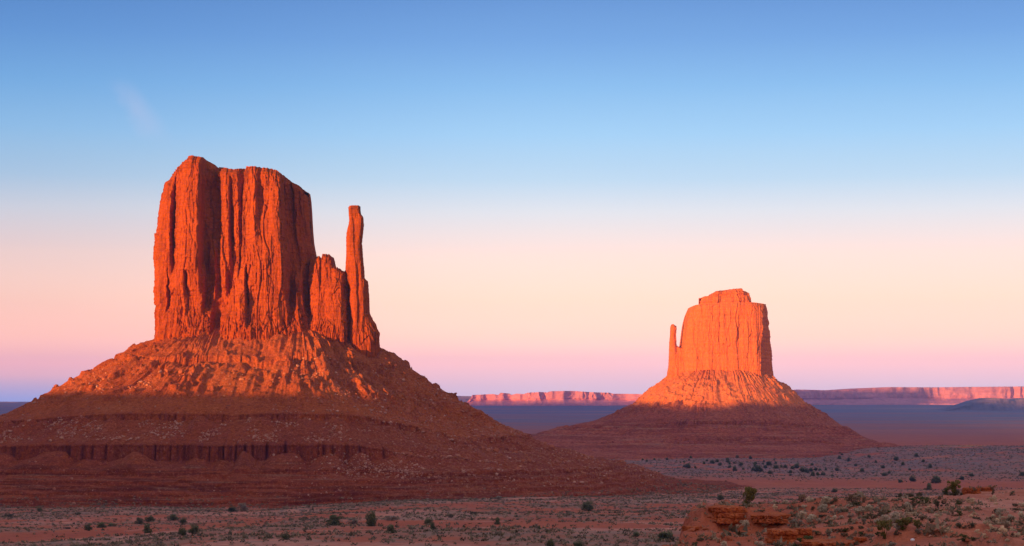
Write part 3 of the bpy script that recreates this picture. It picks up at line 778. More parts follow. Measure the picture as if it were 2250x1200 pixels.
TU = np.array(TU)
cz = np.interp(uu, TU[:, 0], TU[:, 1])
crest = cz + 2.6 * fbm(st / 120, 0.2, 0.4, 4)
rws = []
for off in (-1.0, -0.55, -0.25, -0.06, 0.0, 0.06, 0.25, 0.55, 1.0):
    wd = 260 * off
    z = crest - (crest + 84) * np.abs(off) ** 0.8 + (3.0 * fbm(st / 60, off * 4, 2.2, 4) if abs(off) > 0.1 else 0)
    if abs(off) == 1.0:
        z = np.full_like(crest, -84)
    rws.append(np.stack([rx + wd * 0.944, ry + wd * 0.33, z], -1))
G = np.stack(rws, 0)
tag(add('hills', mesh_np('hills', G.reshape(-1, 3), grid_faces(G.shape[0], len(st), flip=True), SOIL, True)), kind='structure')  # unseen shadow ridge, not one of the horizon hills

#VEG_BEGIN
# ------------------------------------------------------------------ loose rock
import bmesh
def hull_rock(seed, n=16, flat=0.75):
    r = np.random.default_rng(seed)
    p = r.normal(size=(n, 3))
    p /= np.linalg.norm(p, axis=1)[:, None]
    p *= r.uniform(0.75, 1.0, (n, 1))
    p *= np.array([1.0, r.uniform(0.65, 0.95), r.uniform(0.5, 0.85) * flat / 0.75])
    bm = bmesh.new()
    for q in p:
        bm.verts.new(q)
    bmesh.ops.convex_hull(bm, input=bm.verts[:])
    bmesh.ops.delete(bm, geom=[v for v in bm.verts if not v.link_faces], context='VERTS')
    bmesh.ops.triangulate(bm, faces=bm.faces[:])
    bm.verts.ensure_lookup_table()
    bm.verts.index_update()
    V = np.array([v.co[:] for v in bm.verts])
    Fc = np.array([[v.index for v in f.verts] for f in bm.faces])
    bm.free()
    return V, Fc

def rotz(V, a):
    c_, s_ = math.cos(a), math.sin(a)
    return np.stack([V[:, 0] * c_ - V[:, 1] * s_, V[:, 0] * s_ + V[:, 1] * c_, V[:, 2]], -1)

HULLS = [hull_rock(k) for k in range(14)]
m_, t, b = new_mat('loose_stone')
at = nd(t, 'ShaderNodeAttribute', attribute_name='mask')
sp = nd(t, 'ShaderNodeSeparateColor')
t.links.new(at.outputs['Color'], sp.inputs[0])
n2 = pos_noise(t, 0.8, 5, 0.65)
c = mixc(t, sp.outputs[0], (0.36, 0.10, 0.042, 1), (0.56, 0.31, 0.23, 1))
c = mixc(t, 1.0, c, ramp(t, n2, [(0.25, (0.7, 0.68, 0.68, 1)), (0.75, (1.15, 1.15, 1.15, 1))]), 'MULTIPLY')
t.links.new(c, b.inputs['Base Color'])
STONE = m_

def scatter_rocks(name, pts, sizes, pale, base, label, cat):
    Vs, Fs, Cs, off = [], [], [], 0
    for p, s_, pl in zip(pts, sizes, pale):
        hv, hf = HULLS[rng.integers(len(HULLS))]
        v = rotz(hv, rng.uniform(0, 6.28)) * s_ * 0.5
        Vs.append(v + p + np.array([0, 0, s_ * 0.12]) - np.array(base))
        Fs.append(hf + off)
        Cs.append(np.full((len(hv), 1), pl))
        off += len(hv)
    return mesh_np(name, np.concatenate(Vs), np.concatenate(Fs), STONE, False, np.concatenate(Cs))

def pick(G, wgt, n):
    w_ = wgt.ravel()
    idx = rng.choice(len(w_), n, p=w_ / w_.sum())
    P = G.reshape(-1, 3)[idx] + np.stack([rng.uniform(-.5, .5, n), rng.uniform(-.5, .5, n), np.zeros(n)], -1)
    return P, idx

vis = ((WG[..., 1] < 1530) & (WPX > -120) & (WPX < 1500)).astype(float)
clump = sst(0.0, 0.5, fbm(WG[..., 0] / 16, WG[..., 1] / 16, 4.4, 3) + 0.1)
z1 = sst(132, 138, WR) * (1 - sst(170, 176, WR)) * (1 - sst(500, 900, WPX)) * clump * 5
z2 = sst(183, 190, WR) * (1 - sst(204, 210, WR)) * sst(700, 780, WPX) * (1 - sst(900, 960, WPX)) * 4
z3 = sst(25, 60, WR) * (1 - sst(215, 250, WR)) * sst(560, 760, WPX) * (0.25 + clump) * 1.6
z4 = sst(30, 70, WR) * (1 - sst(125, 130, WR)) * (0.12 + 0.5 * clump)
z5 = sst(182, 200, WR) * (1 - sst(240, 300, WR)) * 0.10
P, idx = pick(WG, vis * (z1 + z2 + z3 + z4 + z5), 9000)
zz1 = (z1 + z2).ravel()[idx] > 0.4
pale = np.where(zz1, rng.uniform(0.3, 1, 9000), np.where(rng.random(9000) < 0.34, rng.uniform(0.4, 0.9, 9000), rng.uniform(0, 0.3, 9000)))
size = np.minimum(0.8 + rng.exponential(0.65, 9000), 4.0)
rub = add('rubble', scatter_rocks('rubble', P, size, pale, (0, 0, 0), '', ''))
tag(rub, 'broken rock strewn over the scree slope of the large butte', 'rubble', kind='stuff')
vis = ((EG[..., 1] < 2950) & (EPX > 1100) & (EPX < 2000)).astype(float)
P, idx = pick(EG, vis * (sst(10, 60, ER) * (1 - sst(220, 300, ER))) * (0.2 + sst(-0.1, 0.4, fbm(EG[..., 0] / 30, EG[..., 1] / 30, 2.4, 3))), 1500)
rub = add('rubble', scatter_rocks('rubble', P, np.minimum(1.2 + rng.exponential(0.8, 1500), 4.5), rng.uniform(0, 0.5, 1500), (0, 0, 0), '', ''))
tag(rub, 'broken rock strewn over the scree slope of the farther butte', 'rubble', kind='stuff')

# boulders one can pick out
BM = []
for k in range(8):
    hv, hf = hull_rock(100 + k, 22, 0.8)
    BM.append(mesh_np('boulder', hv * 0.5, hf, STONE, False, np.full((len(hv), 1), (0.05, 0.12, 0.3, 0.08, 0.2, 0.6, 0.1, 0.04)[k])))
def boulder(p, s_, label, group, k=None):
    o = add('boulder', BM[int(rng.integers(8)) if k is None else k], None, (float(p[0]), float(p[1]), float(p[2]) + s_ * 0.14))
    o.rotation_euler = (rng.uniform(-.4, .4), rng.uniform(-.4, .4), rng.uniform(0, 6.28))
    o.scale = (s_, s_, s_)
    tag(o, label, 'boulder', group)
vis = ((WG[..., 1] < 1500) & (WPX > -60) & (WPX < 1450)).astype(float)
for wgt, n, smin, smax, lab in (
        (sst(40, 60, WR) * (1 - sst(84, 90, WR)) * (1 - sst(840, 880, WPX)), 36, 2.2, 5.4, 'orange boulder in the last sun on the upper scree slope of the large butte'),
        (sst(70, 110, WR) * (1 - sst(190, 215, WR)) * sst(840, 900, WPX), 64, 2.4, 6.5, 'red-brown boulder on the shaded right flank of the large butte'),
        (sst(136, 142, WR) * (1 - sst(166, 172, WR)) * (1 - sst(470, 500, WPX)), 34, 1.6, 3.4, 'pale block on the bench above the ribbed cliff band of the large butte'),
        (sst(186, 192, WR) * (1 - sst(202, 208, WR)) * (1 - sst(820, 860, WPX)), 14, 1.4, 3.0, 'block that has rolled below the ribbed cliff band of the large butte')):
    P, idx = pick(WG, vis * wgt, n)
    for p in P:
        boulder(p, float(rng.uniform(smin, smax) * rng.uniform(0.7, 1)), lab, 'boulders on the scree slope of the large butte', k=5 if 'pale' in lab and rng.random() < .7 else None)

# ------------------------------------------------------------------ plants
def leaf_mat(name, c1, c2):
    m, t, b = new_mat(name)
    at = nd(t, 'ShaderNodeAttribute', attribute_name='mask')
    sp = nd(t, 'ShaderNodeSeparateColor')
    t.links.new(at.outputs['Color'], sp.inputs[0])
    oi = nd(t, 'ShaderNodeObjectInfo')
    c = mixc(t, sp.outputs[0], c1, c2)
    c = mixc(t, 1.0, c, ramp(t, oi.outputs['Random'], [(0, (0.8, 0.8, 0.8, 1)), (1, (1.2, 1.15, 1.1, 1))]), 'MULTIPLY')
    t.links.new(c, b.inputs['Base Color'])
    return m

LEAF = {
    'sage': leaf_mat('pale_sage_leaves', (0.30, 0.24, 0.17, 1), (0.80, 0.70, 0.54, 1)),
    'cream': leaf_mat('bleached_grass', (0.48, 0.36, 0.24, 1), (0.85, 0.72, 0.52, 1)),
    'grey': leaf_mat('grey_twigs', (0.14, 0.115, 0.09, 1), (0.40, 0.34, 0.28, 1)),
    'dark': leaf_mat('dark_shrub_leaves', (0.055, 0.055, 0.035, 1), (0.17, 0.15, 0.10, 1)),
    'green': leaf_mat('green_shrub_leaves', (0.045, 0.060, 0.022, 1), (0.125, 0.145, 0.060, 1)),
    'olive': leaf_mat('olive_shrub_leaves', (0.085, 0.075, 0.022, 1), (0.22, 0.20, 0.075, 1)),
    'dry': leaf_mat('dead_twigs', (0.15, 0.095, 0.07, 1), (0.33, 0.24, 0.17, 1)),
    'juniper': leaf_mat('juniper_leaves', (0.055, 0.065, 0.035, 1), (0.19, 0.205, 0.11, 1)),
}
m_, t, b = new_mat('bark')
n2 = pos_noise(t, 9, 4, 0.6, (1, 1, 0.2))
t.links.new(mixc(t, n2, (0.07, 0.05, 0.04, 1), (0.19, 0.14, 0.11, 1)), b.inputs['Base Color'])
BARK = m_

def leaves(seed, n, shape, size, upright=0.4, clumps=9, twigs=26):
    """unit plant: leaf-sized faces in clumps through the volume, thin twigs from the base"""
    r = np.random.default_rng(seed)
    cc = []
    while len(cc) < clumps:
        p = r.uniform(-1, 1, 3)
        p[2] = abs(p[2])
        if shape == 'dome' and 0.25 < np.hypot(p[0], p[1]) ** 2 + p[2] ** 2 < 0.95:
            cc.append((p[0] * .42, p[1] * .42, p[2] * .80 + .05))
        elif shape == 'fan' and np.hypot(p[0], p[1]) < 0.25 + 0.65 * p[2]:
            cc.append((p[0] * .5, p[1] * .4, 0.12 + p[2] * .8))
        elif shape == 'spray' and np.hypot(p[0], p[1]) < 0.3 + 0.6 * p[2]:
            cc.append((p[0] * .5, p[1] * .5, p[2] * .9))
        elif shape == 'tree' and (np.hypot(p[0], p[1]) / 0.9) ** 2 + p[2] ** 2 < 1:
            cc.append((p[0] * .38, p[1] * .38, p[2] * .80 + .08))
    cc = np.array(cc)
    rad_ = r.uniform(0.10, 0.22, clumps) * (9 / clumps) ** 0.3 * (1.5 if shape == 'tree' else 1.0)
    ci = r.integers(0, clumps, n)
    d = r.normal(size=(n, 3))
    d /= np.linalg.norm(d, axis=1)[:, None]
    ctr = cc[ci] + d * rad_[ci][:, None] * r.uniform(0.4, 1.0, (n, 1)) ** 0.6
    ctr[:, 2] = np.abs(ctr[:, 2]) + 0.01
    up = r.normal(size=(n, 3)) * (1 - upright) + np.array([0, 0, 1.4]) * upright + (ctr * np.array([1, 1, .3])) * 1.2 * upright
    up /= np.linalg.norm(up, axis=1)[:, None]
    sd = np.cross(up, r.normal(size=(n, 3)))
    sd /= np.linalg.norm(sd, axis=1)[:, None]
    L = size * r.uniform(0.7, 1.4, (n, 1))
    a0 = ctr - sd * L * 0.32
    a1 = ctr + sd * L * 0.32
    a2 = ctr + up * L
    V = np.stack([a0, a1, a2], 1).reshape(-1, 3)
    Fc = np.arange(3 * n).reshape(-1, 3)
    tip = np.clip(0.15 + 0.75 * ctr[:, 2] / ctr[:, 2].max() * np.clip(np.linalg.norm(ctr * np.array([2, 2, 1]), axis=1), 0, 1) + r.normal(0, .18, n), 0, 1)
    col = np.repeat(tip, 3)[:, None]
    # twigs
    tw = cc[r.integers(0, clumps, twigs)] + r.normal(size=(twigs, 3)) * 0.06
    b0 = r.normal(size=(twigs, 3)) * np.array([.05, .05, 0]) - np.array([0, 0, .06])
    wv2 = r.normal(size=(twigs, 3)) * 0.012
    V2 = np.stack([b0 - wv2, b0 + wv2, tw], 1).reshape(-1, 3)
    F2 = np.arange(3 * twigs).reshape(-1, 3) + len(V)
    return np.concatenate([V, V2]), np.concatenate([Fc, F2]), np.concatenate([col, np.zeros((len(V2), 1))])

KIND = {  # name, category, shape, leaf count, leaf size, upright, clumps
    'sage': ('sagebrush', 'shrub', 'dome', 900, 0.085, 0.55, 13),
    'cream': ('grass_tuft', 'grass', 'dome', 700, 0.11, 0.85, 10),
    'grey': ('grey_shrub', 'shrub', 'dome', 620, 0.09, 0.5, 11),
    'dark': ('desert_shrub', 'shrub', 'dome', 800, 0.08, 0.4, 11),
    'green': ('green_shrub', 'shrub', 'dome', 1100, 0.075, 0.4, 14),
    'olive': ('spiny_bush', 'shrub', 'fan', 1100, 0.085, 0.7, 16),
    'dry': ('dead_shrub', 'shrub', 'spray', 520, 0.11, 0.8, 14),
    'juniper': ('juniper', 'tree', 'tree', 1500, 0.085, 0.3, 22),
}
PM = {}
for kk, (nm, ca, shp, n_, sz, up_, cl) in KIND.items():
    PM[kk] = []
    for v_ in range(4):
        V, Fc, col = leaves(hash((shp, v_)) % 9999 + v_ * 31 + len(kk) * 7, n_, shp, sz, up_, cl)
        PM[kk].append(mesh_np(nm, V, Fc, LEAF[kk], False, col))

DEFLAB = {
    'sage': 'pale silvery sagebrush on the red foreground rise', 'cream': 'small bleached grass tuft on bare red foreground soil', 'grey': 'grey leafless shrub among the sagebrush of the foreground rise',
    'dark': 'low dark shrub on the red foreground rise', 'green': 'small green shrub on the red foreground rise', 'olive': 'yellow-olive bush on the foreground rise', 'dry': 'brown dead twiggy shrub on the foreground rise'}
nplace = [0]
def plant(kk, x, y, z, wm, hm, label, group):
    o = add(KIND[kk][0], PM[kk][nplace[0] % 4], None, (float(x), float(y), float(z) - 0.03 * hm))
    nplace[0] += 1
    o.rotation_euler = (0, 0, rng.uniform(0, 6.28))
    o.scale = (wm * 1.28, wm * 1.28, hm * 1.15)
    return tag(o, label, KIND[kk][1], group)

# foreground: survey lists, frame = (ox, oy, scale); x, y centre, w, h, kind, own label
S1 = (1440, 1060, 8.036)
S2 = (1700, 1060, 8.036)
S3 = (1970, 1030, 7.057)
L1 = [(1640, 300, 270, 290, 'olive', 'tall olive-green bush standing alone on the rim of the foreground rise'), (1540, 690, 220, 170, 'sage', 'big pale sagebrush below the left rock ledge of the foreground rise'),
      (1320, 700, 150, 95, 'sage', 'low pale sagebrush touching the left side of a bigger one below the rock ledge'), (1930, 725, 120, 100, 'sage'), (1870, 660, 110, 60, 'dark'), (2150, 670, 180, 140, 'grey'),
      (800, 990, 120, 95, 'dark', 'round dark shrub on the bare red slope at the lower left of the rise'), (700, 1095, 110, 90, 'green', 'yellowish green tuft at the bottom edge of the red slope'), (1210, 1090, 130, 90, 'sage'), (1060, 1000, 80, 60, 'cream'), (1660, 840, 80, 60, 'dark'),
      (1830, 1085, 180, 110, 'sage', 'wide pale sagebrush at the very bottom edge of the foreground rise'), (2110, 440, 90, 80, 'cream'), (2080, 310, 100, 70, 'sage'), (1890, 495, 90, 50, 'dark'), (2030, 910, 80, 60, 'green'), (1480, 1085, 110, 70, 'grey')]
L2 = [(490, 290, 170, 120, 'dry'), (635, 290, 120, 130, 'sage'), (205, 340, 110, 80, 'sage'), (920, 335, 210, 160, 'sage', 'large pale sagebrush on the skyline edge of the rise, with a lower one in front'), (1390, 310, 270, 150, 'dry', 'wide brown dead bush on the back edge of the foreground rise'),
      (1600, 305, 130, 110, 'dry'), (545, 420, 120, 75, 'sage'), (690, 460, 95, 75, 'dark'), (850, 455, 190, 170, 'sage', 'bright pale round sagebrush just in front of the large one on the rise edge'), (290, 435, 120, 60, 'grey'), (400, 455, 90, 50, 'dark'),
      (1040, 450, 90, 60, 'cream'), (1090, 510, 180, 120, 'grey'), (1510, 485, 200, 160, 'sage', 'pale-topped sagebrush with a dark shaded base in the middle of the rise'), (1690, 450, 130, 120, 'sage'), (1790, 470, 110, 80, 'grey'), (1930, 400, 220, 130, 'grey', 'broad bluish grey twig bush on the far side of the rise'),
      (1340, 410, 100, 80, 'sage'), (1480, 375, 140, 60, 'green'), (490, 580, 180, 150, 'sage'), (710, 630, 200, 160, 'sage', 'upright pale sagebrush with a tidy rounded top left of the rise centre'), (880, 580, 150, 80, 'dark'), (1360, 580, 120, 80, 'grey'), (1060, 625, 120, 85, 'sage'),
      (1210, 610, 90, 60, 'sage'), (60, 665, 200, 170, 'dark', 'dense mixed green-brown shrub beside the low ledge on the left of the rise'), (210, 600, 120, 70, 'dark'), (340, 725, 220, 140, 'grey'), (500, 725, 150, 130, 'grey'), (985, 690, 180, 65, 'green'),
      (1370, 675, 110, 75, 'green'), (1580, 690, 130, 120, 'grey'), (1620, 620, 100, 80, 'green'), (1820, 680, 120, 110, 'sage'), (1950, 655, 170, 170, 'sage'), (2130, 640, 230, 210, 'sage', 'largest greyish pale sagebrush clump right of the rise centre'), (2230, 770, 140, 150, 'grey'), (1070, 820, 120, 80, 'dark'),
      (1180, 840, 140, 75, 'dark'), (1280, 840, 120, 85, 'green'), (1380, 780, 90, 60, 'dark'), (700, 830, 110, 80, 'grey'), (790, 890, 110, 60, 'green'), (950, 910, 160, 110, 'grey'), (1030, 970, 100, 80, 'grey'), (1240, 920, 110, 100, 'dark'), (1340, 950, 80, 70, 'dark'), (1430, 930, 100, 110, 'dry'),
      (1570, 890, 140, 100, 'green'), (1690, 930, 170, 110, 'grey'), (1960, 850, 260, 260, 'olive', 'tall loose yellow-olive bush in the middle of the foreground rise'), (1850, 910, 120, 80, 'green'), (2190, 910, 130, 80, 'dark'), (545, 1030, 320, 240, 'green', 'big bright green leafy bush in front of the lower rock outcrop'),
      (1130, 1090, 110, 100, 'grey'), (2070, 1105, 200, 110, 'grey'), (820, 690, 80, 90, 'grey'), (1540, 780, 100, 90, 'dark'), (1700, 800, 120, 90, 'grey'), (560, 800, 90, 60, 'grey'), (1760, 590, 110, 70, 'dark'), (1240, 470, 130, 90, 'dark'), (1900, 560, 140, 90, 'dark'), (1000, 760, 120, 60, 'dark'), (2010, 520, 130, 90, 'green')]
L3 = [(900, 235, 220, 200, 'olive', 'yellowish wispy bush growing at the right crest of the foreground rise'), (780, 345, 120, 130, 'green', 'dark green round bush at the foot of the yellowish wispy one'), (915, 365, 150, 95, 'dark'), (985, 390, 80, 50, 'dark'), (200, 380, 130, 90, 'dark'), (360, 380, 110, 80, 'dark'), (40, 420, 120, 80, 'dark'), (150, 430, 90, 60, 'dark'),
      (330, 480, 280, 120, 'green', 'long low green shrub thicket between sagebrush and bare ground'), (480, 500, 110, 90, 'green'), (640, 545, 160, 120, 'dark', 'dark spreading shrub on the left edge of the bare red ground'), (735, 520, 90, 70, 'dark'), (980, 520, 120, 80, 'green'), (1150, 490, 140, 75, 'cream', 'straw-pale tuft alone on bare ground below the right crest'), (1500, 470, 120, 90, 'cream'), (1190, 330, 110, 100, 'dry'), (1285, 310, 60, 80, 'dry'),
      (1490, 300, 110, 80, 'dry'), (1490, 375, 60, 70, 'dark'), (1800, 390, 90, 60, 'dark'), (1835, 550, 90, 70, 'dark'), (1940, 560, 110, 70, 'sage'), (190, 565, 150, 100, 'sage'), (290, 570, 100, 80, 'dark'), (80, 590, 110, 70, 'dark'), (250, 695, 120, 70, 'cream', 'rounded cream tuft left of the bare red ground'), (370, 620, 90, 45, 'cream'), (620, 730, 100, 75, 'cream'), (710, 650, 100, 55, 'cream'),
      (960, 690, 110, 95, 'green', 'single round green shrub in the middle of the bare red ground'), (1520, 660, 80, 75, 'dark'), (1640, 660, 180, 120, 'sage'), (1460, 740, 100, 65, 'cream'), (1770, 750, 130, 95, 'sage'), (1950, 720, 140, 120, 'sage', 'pale straw-coloured sagebrush at the right edge of the picture'), (1400, 845, 100, 80, 'cream'), (1490, 880, 110, 75, 'cream'), (1510, 945, 110, 55, 'cream'), (1640, 960, 120, 115, 'cream', 'tall cream bunch of grass at the lower right, left of a twiggy shrub'),
      (1710, 895, 150, 110, 'dry', 'twiggy grey-brown shrub among cream grass tufts at the lower right'), (1800, 935, 90, 65, 'cream'), (1610, 850, 120, 50, 'cream'), (1870, 1030, 110, 65, 'cream'), (1720, 1085, 90, 75, 'cream'), (1400, 1050, 120, 80, 'cream'), (1260, 1000, 80, 65, 'cream'), (990, 885, 160, 95, 'dark'), (1140, 880, 160, 85, 'dark'), (810, 965, 120, 85, 'cream', 'bright cream tuft alone near the bottom of the bare red ground'),
      (1040, 1080, 160, 110, 'green', 'dark green shrub at the bottom edge of the bare red ground'), (1180, 1090, 110, 65, 'green'), (540, 790, 150, 85, 'dark'), (400, 765, 120, 65, 'dry'), (100, 880, 250, 170, 'olive', 'broad olive bush beside a small yellow one near the white stone'), (330, 880, 130, 120, 'olive', 'small yellow-flowered bush right of a broad olive one'), (335, 965, 140, 80, 'grey'), (170, 790, 200, 95, 'green'),
      (1920, 845, 90, 60, 'dark'), (510, 660, 120, 70, 'dry'), (1160, 730, 80, 50, 'cream'), (1220, 690, 90, 50, 'cream'), (1250, 765, 120, 40, 'dark'), (860, 690, 60, 90, 'dry'), (1100, 610, 120, 50, 'dry'), (1860, 620, 120, 60, 'dark'), (720, 920, 60, 60, 'cream'), (550, 1000, 120, 60, 'dry'), (1640, 760, 80, 50, 'cream'), (1830, 810, 60, 45, 'cream'), (1410, 935, 70, 50, 'cream'), (1560, 800, 90, 60, 'cream'), (1540, 540, 70, 40, 'cream'), (870, 620, 60, 40, 'cream'), (500, 590, 60, 40, 'cream')]
for S_, lst in ((S1, L1), (S2, L2), (S3, L3)):
    for e in lst:
        px = S_[0] + e[0] / S_[2]
        pb = S_[1] + (e[1] + e[3] * 0.46) / S_[2]
        q = mound_point(px, pb)
        if q is None or q[3] > 6:
            q = mound_point(px, pb + 5)
            if q is None or q[3] > 14:
                continue
        x, y, z, _e = q
        wm, hm = e[2] / S_[2] / F * y, e[3] / S_[2] / F * y
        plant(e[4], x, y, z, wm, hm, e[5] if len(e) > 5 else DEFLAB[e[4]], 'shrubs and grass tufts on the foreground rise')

# the plain: junipers and bushes one can pick out
def on_plain(px, py):
    k = (px - 1125) / F
    y = dist_for_py(py, k)
    return k * y, y, float(ground_z(k * y, y))
PL = [(512, 1119, 20, 12, 'juniper', 'dark low juniper beside a grey round one at the foot of the striped slope'), (530, 1115, 22, 21, 'grey', 'round grey bush right of a low dark juniper at the foot of the striped slope'), (87, 1119, 12, 10, 'juniper', None), (306, 1146, 18, 13, 'juniper', None), (328, 1141, 20, 14, 'juniper', None), (381, 1138, 24, 14, 'juniper', 'wide dark juniper pair on the sandy flat left of centre'),
      (403, 1144, 12, 13, 'juniper', None), (222, 1155, 20, 11, 'juniper', None), (247, 1154, 20, 11, 'juniper', None), (194, 1160, 17, 14, 'juniper', None), (149, 1159, 12, 8, 'dark', None), (324, 1163, 19, 19, 'juniper', 'upright juniper on bare red sand at the lower left'), (400, 1168, 18, 20, 'juniper', 'left of two round junipers standing side by side at the lower left'), (426, 1165, 22, 19, 'juniper', 'right of two round junipers standing side by side at the lower left'),
      (628, 1179, 16, 16, 'juniper', 'small round juniper near the bottom edge below the big butte'), (456, 1122, 14, 6, 'dark', None), (18, 1134, 30, 8, 'dark', None), (670, 1166, 10, 8, 'dark', None), (170, 1128, 12, 8, 'dark', None),
      (735, 1145, 30, 22, 'juniper', 'broad dome-shaped juniper left of the tallest tree on the plain'), (814, 1140, 22, 38, 'juniper', 'tallest narrow juniper on the plain below the big butte'), (773, 1146, 24, 14, 'grey', None), (860, 1136, 28, 18, 'grey', 'feathery grey-green bush right of the tallest juniper'), (859, 1165, 24, 18, 'juniper', 'round juniper low on the plain, right of and below the tallest one'),
      (943, 1146, 18, 15, 'juniper', 'upper of two junipers that nearly touch, left of the picture middle'), (951, 1158, 12, 16, 'juniper', 'lower of two junipers that nearly touch, left of the picture middle'), (1041, 1126, 14, 10, 'dark', None), (1093, 1146, 14, 15, 'juniper', None), (991, 1134, 14, 10, 'dark', None), (1292, 1114, 25, 20, 'juniper', 'solitary dark green juniper on pale ground right of the picture middle'),
      (1166, 1083, 20, 12, 'juniper', 'juniper on the grassy edge where the right flank of the big butte ends'), (1185, 1160, 7, 8, 'juniper', None), (1397, 1174, 16, 12, 'juniper', None), (1209, 1195, 22, 16, 'juniper', 'left of two round bushes cut by the bottom edge of the picture'), (1271, 1196, 22, 14, 'juniper', 'right of two round bushes cut by the bottom edge of the picture'), (1095, 1094, 18, 10, 'grey', None),
      (1465, 1178, 36, 24, 'juniper', 'large dome-shaped green juniper beside the lower left corner of the foreground rise'), (1583, 1094, 15, 12, 'juniper', None), (1834, 1078, 12, 9, 'juniper', None), (1526, 1130, 26, 14, 'dark', None), (1530, 1073, 6, 5, 'dark', None),
      (2056, 1055, 22, 16, 'juniper', 'thick dark juniper just beyond the right crest of the foreground rise'), (2005, 1053, 14, 14, 'juniper', None), (2041, 1070, 15, 14, 'juniper', None), (1979, 1057, 10, 8, 'juniper', None), (2113, 1051, 12, 8, 'juniper', None), (2134, 1043, 12, 8, 'juniper', None), (2246, 1042, 12, 8, 'juniper', None), (1944, 1042, 12, 8, 'juniper', None)]
for px, py, w_, h_, kk, lab in PL:
    x, y, z = on_plain(px, py + h_ * 0.45)
    wm, hm = w_ / F * y, h_ / F * y
    lab = lab or {'juniper': 'dark green juniper out on the sagebrush plain', 'dark': 'low dark bush out on the sagebrush plain', 'grey': 'grey-green bush out on the sagebrush plain'}[kk]
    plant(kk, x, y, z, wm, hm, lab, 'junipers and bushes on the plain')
VT = [(770, 47, 14), (1005, 75, 16), (755, 90, 20), (740, 115, 16), (690, 135, 18), (620, 90, 16), (520, 108, 18), (395, 108, 18), (320, 125, 18), (280, 112, 16), (655, 140, 14), (965, 138, 36), (1015, 128, 26), (915, 120, 18), (885, 148, 22), (1115, 105, 24), (1120, 132, 28), (1045, 158, 28), (1140, 150, 22), (1185, 145, 20),
      (1250, 162, 30), (1140, 182, 26), (1215, 85, 22), (1235, 58, 16), (1345, 95, 26), (1305, 75, 14), (1400, 58, 14), (1480, 128, 18), (1470, 152, 18), (1395, 150, 28), (1390, 170, 26), (1530, 150, 40), (1495, 185, 28), (1600, 185, 36), (1650, 182, 24), (1690, 180, 28), (1565, 65, 22), (1580, 115, 16), (1595, 145, 18), (1610, 52, 18), (1640, 75, 14),
      (1700, 50, 18), (1765, 82, 20), (1800, 178, 44), (1760, 195, 26), (1860, 215, 44), (1900, 225, 34), (1940, 215, 34), (1990, 210, 28), (2030, 212, 22), (1960, 258, 34), (2060, 255, 34), (2010, 258, 28), (2200, 212, 30), (2145, 55, 26), (2230, 48, 16), (2015, 60, 18), (1970, 82, 20), (2225, 95, 28), (1955, 160, 24), (730, 180, 40), (690, 180, 22),
      (1190, 205, 36), (1275, 205, 18), (1410, 208, 52), (1445, 217, 34), (1370, 210, 28), (1540, 240, 32), (1740, 235, 26), (1740, 265, 22), (2090, 210, 24), (2155, 270, 20), (800, 190, 18)]
for q in VT + [(2250 + i * 67, 60 + (i * 53) % 190, 18 + (i * 29) % 18) for i in range(14)]:
    x, y, z = on_plain(1350 + q[0] / 4.5, 985 + (q[1] + q[2] * .45) / 4.5)
    s_ = q[2] / 4.5 / F * y * 1.2
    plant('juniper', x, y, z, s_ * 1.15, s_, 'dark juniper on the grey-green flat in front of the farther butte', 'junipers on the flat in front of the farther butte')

# low sagebrush that carpets the plain, and small growth between the foreground shrubs
def tufts(name, n, sampler, size, label):
    V1, F1, c1 = leaves(77, 16, 'dome', 0.42, 0.35, 6, 0)
    x, y, z, kind = sampler(n)
    n = len(x)
    s_ = size(n, y)
    a_ = rng.uniform(0, 6.28, n)
    X = V1[None, :, 0] * np.cos(a_)[:, None] - V1[None, :, 1] * np.sin(a_)[:, None]
    Y = V1[None, :, 0] * np.sin(a_)[:, None] + V1[None, :, 1] * np.cos(a_)[:, None]
    V = np.stack([X * s_[:, None] + x[:, None], Y * s_[:, None] + y[:, None], V1[None, :, 2] * s_[:, None] * rng.uniform(.5, .8, (n, 1)) + z[:, None] - 0.03], -1).reshape(-1, 3)
    Fa = (F1[None] + (np.arange(n) * len(V1))[:, None, None]).reshape(-1, 3)
    col = np.repeat(kind, len(V1))[:, None]
    me = mesh_np(name, V, Fa, SCRUB, False, np.clip(col + 0.25 * np.tile(c1, (n, 1)) - .1, 0, 1))
    tag(add(name, me), label, 'scrub', kind='stuff')
SCRUB = leaf_mat('scrub_leaves', (0.085, 0.075, 0.048, 1), (0.36, 0.28, 0.20, 1))
def samp_plain(n):
    a_ = rng.uniform(math.radians(-20), math.radians(20), n * 4)
    d_ = np.sqrt(rng.uniform(330 ** 2, 1500 ** 2, n * 4))
    x, y = d_ * np.sin(a_), d_ * np.cos(a_)
    mk = ground_masks(x, y)
    keep = rng.random(n * 4) < (0.10 + 0.9 * mk[:, 0]) * (1 - mk[:, 2])
    x, y, mk = x[keep][:n], y[keep][:n], mk[keep][:n]
    pxq = 1125 + F * x / y
    return x, y, ground_z(x, y), np.clip(rng.normal(0.38, 0.28, len(x)), 0, 1)
tufts('sagebrush_cover', 36000, samp_plain, lambda n, y: rng.uniform(0.5, 1.5, n) * (0.8 + 0.4 * rng.random(n)), 'low grey-green sagebrush covering the plain below the big butte')
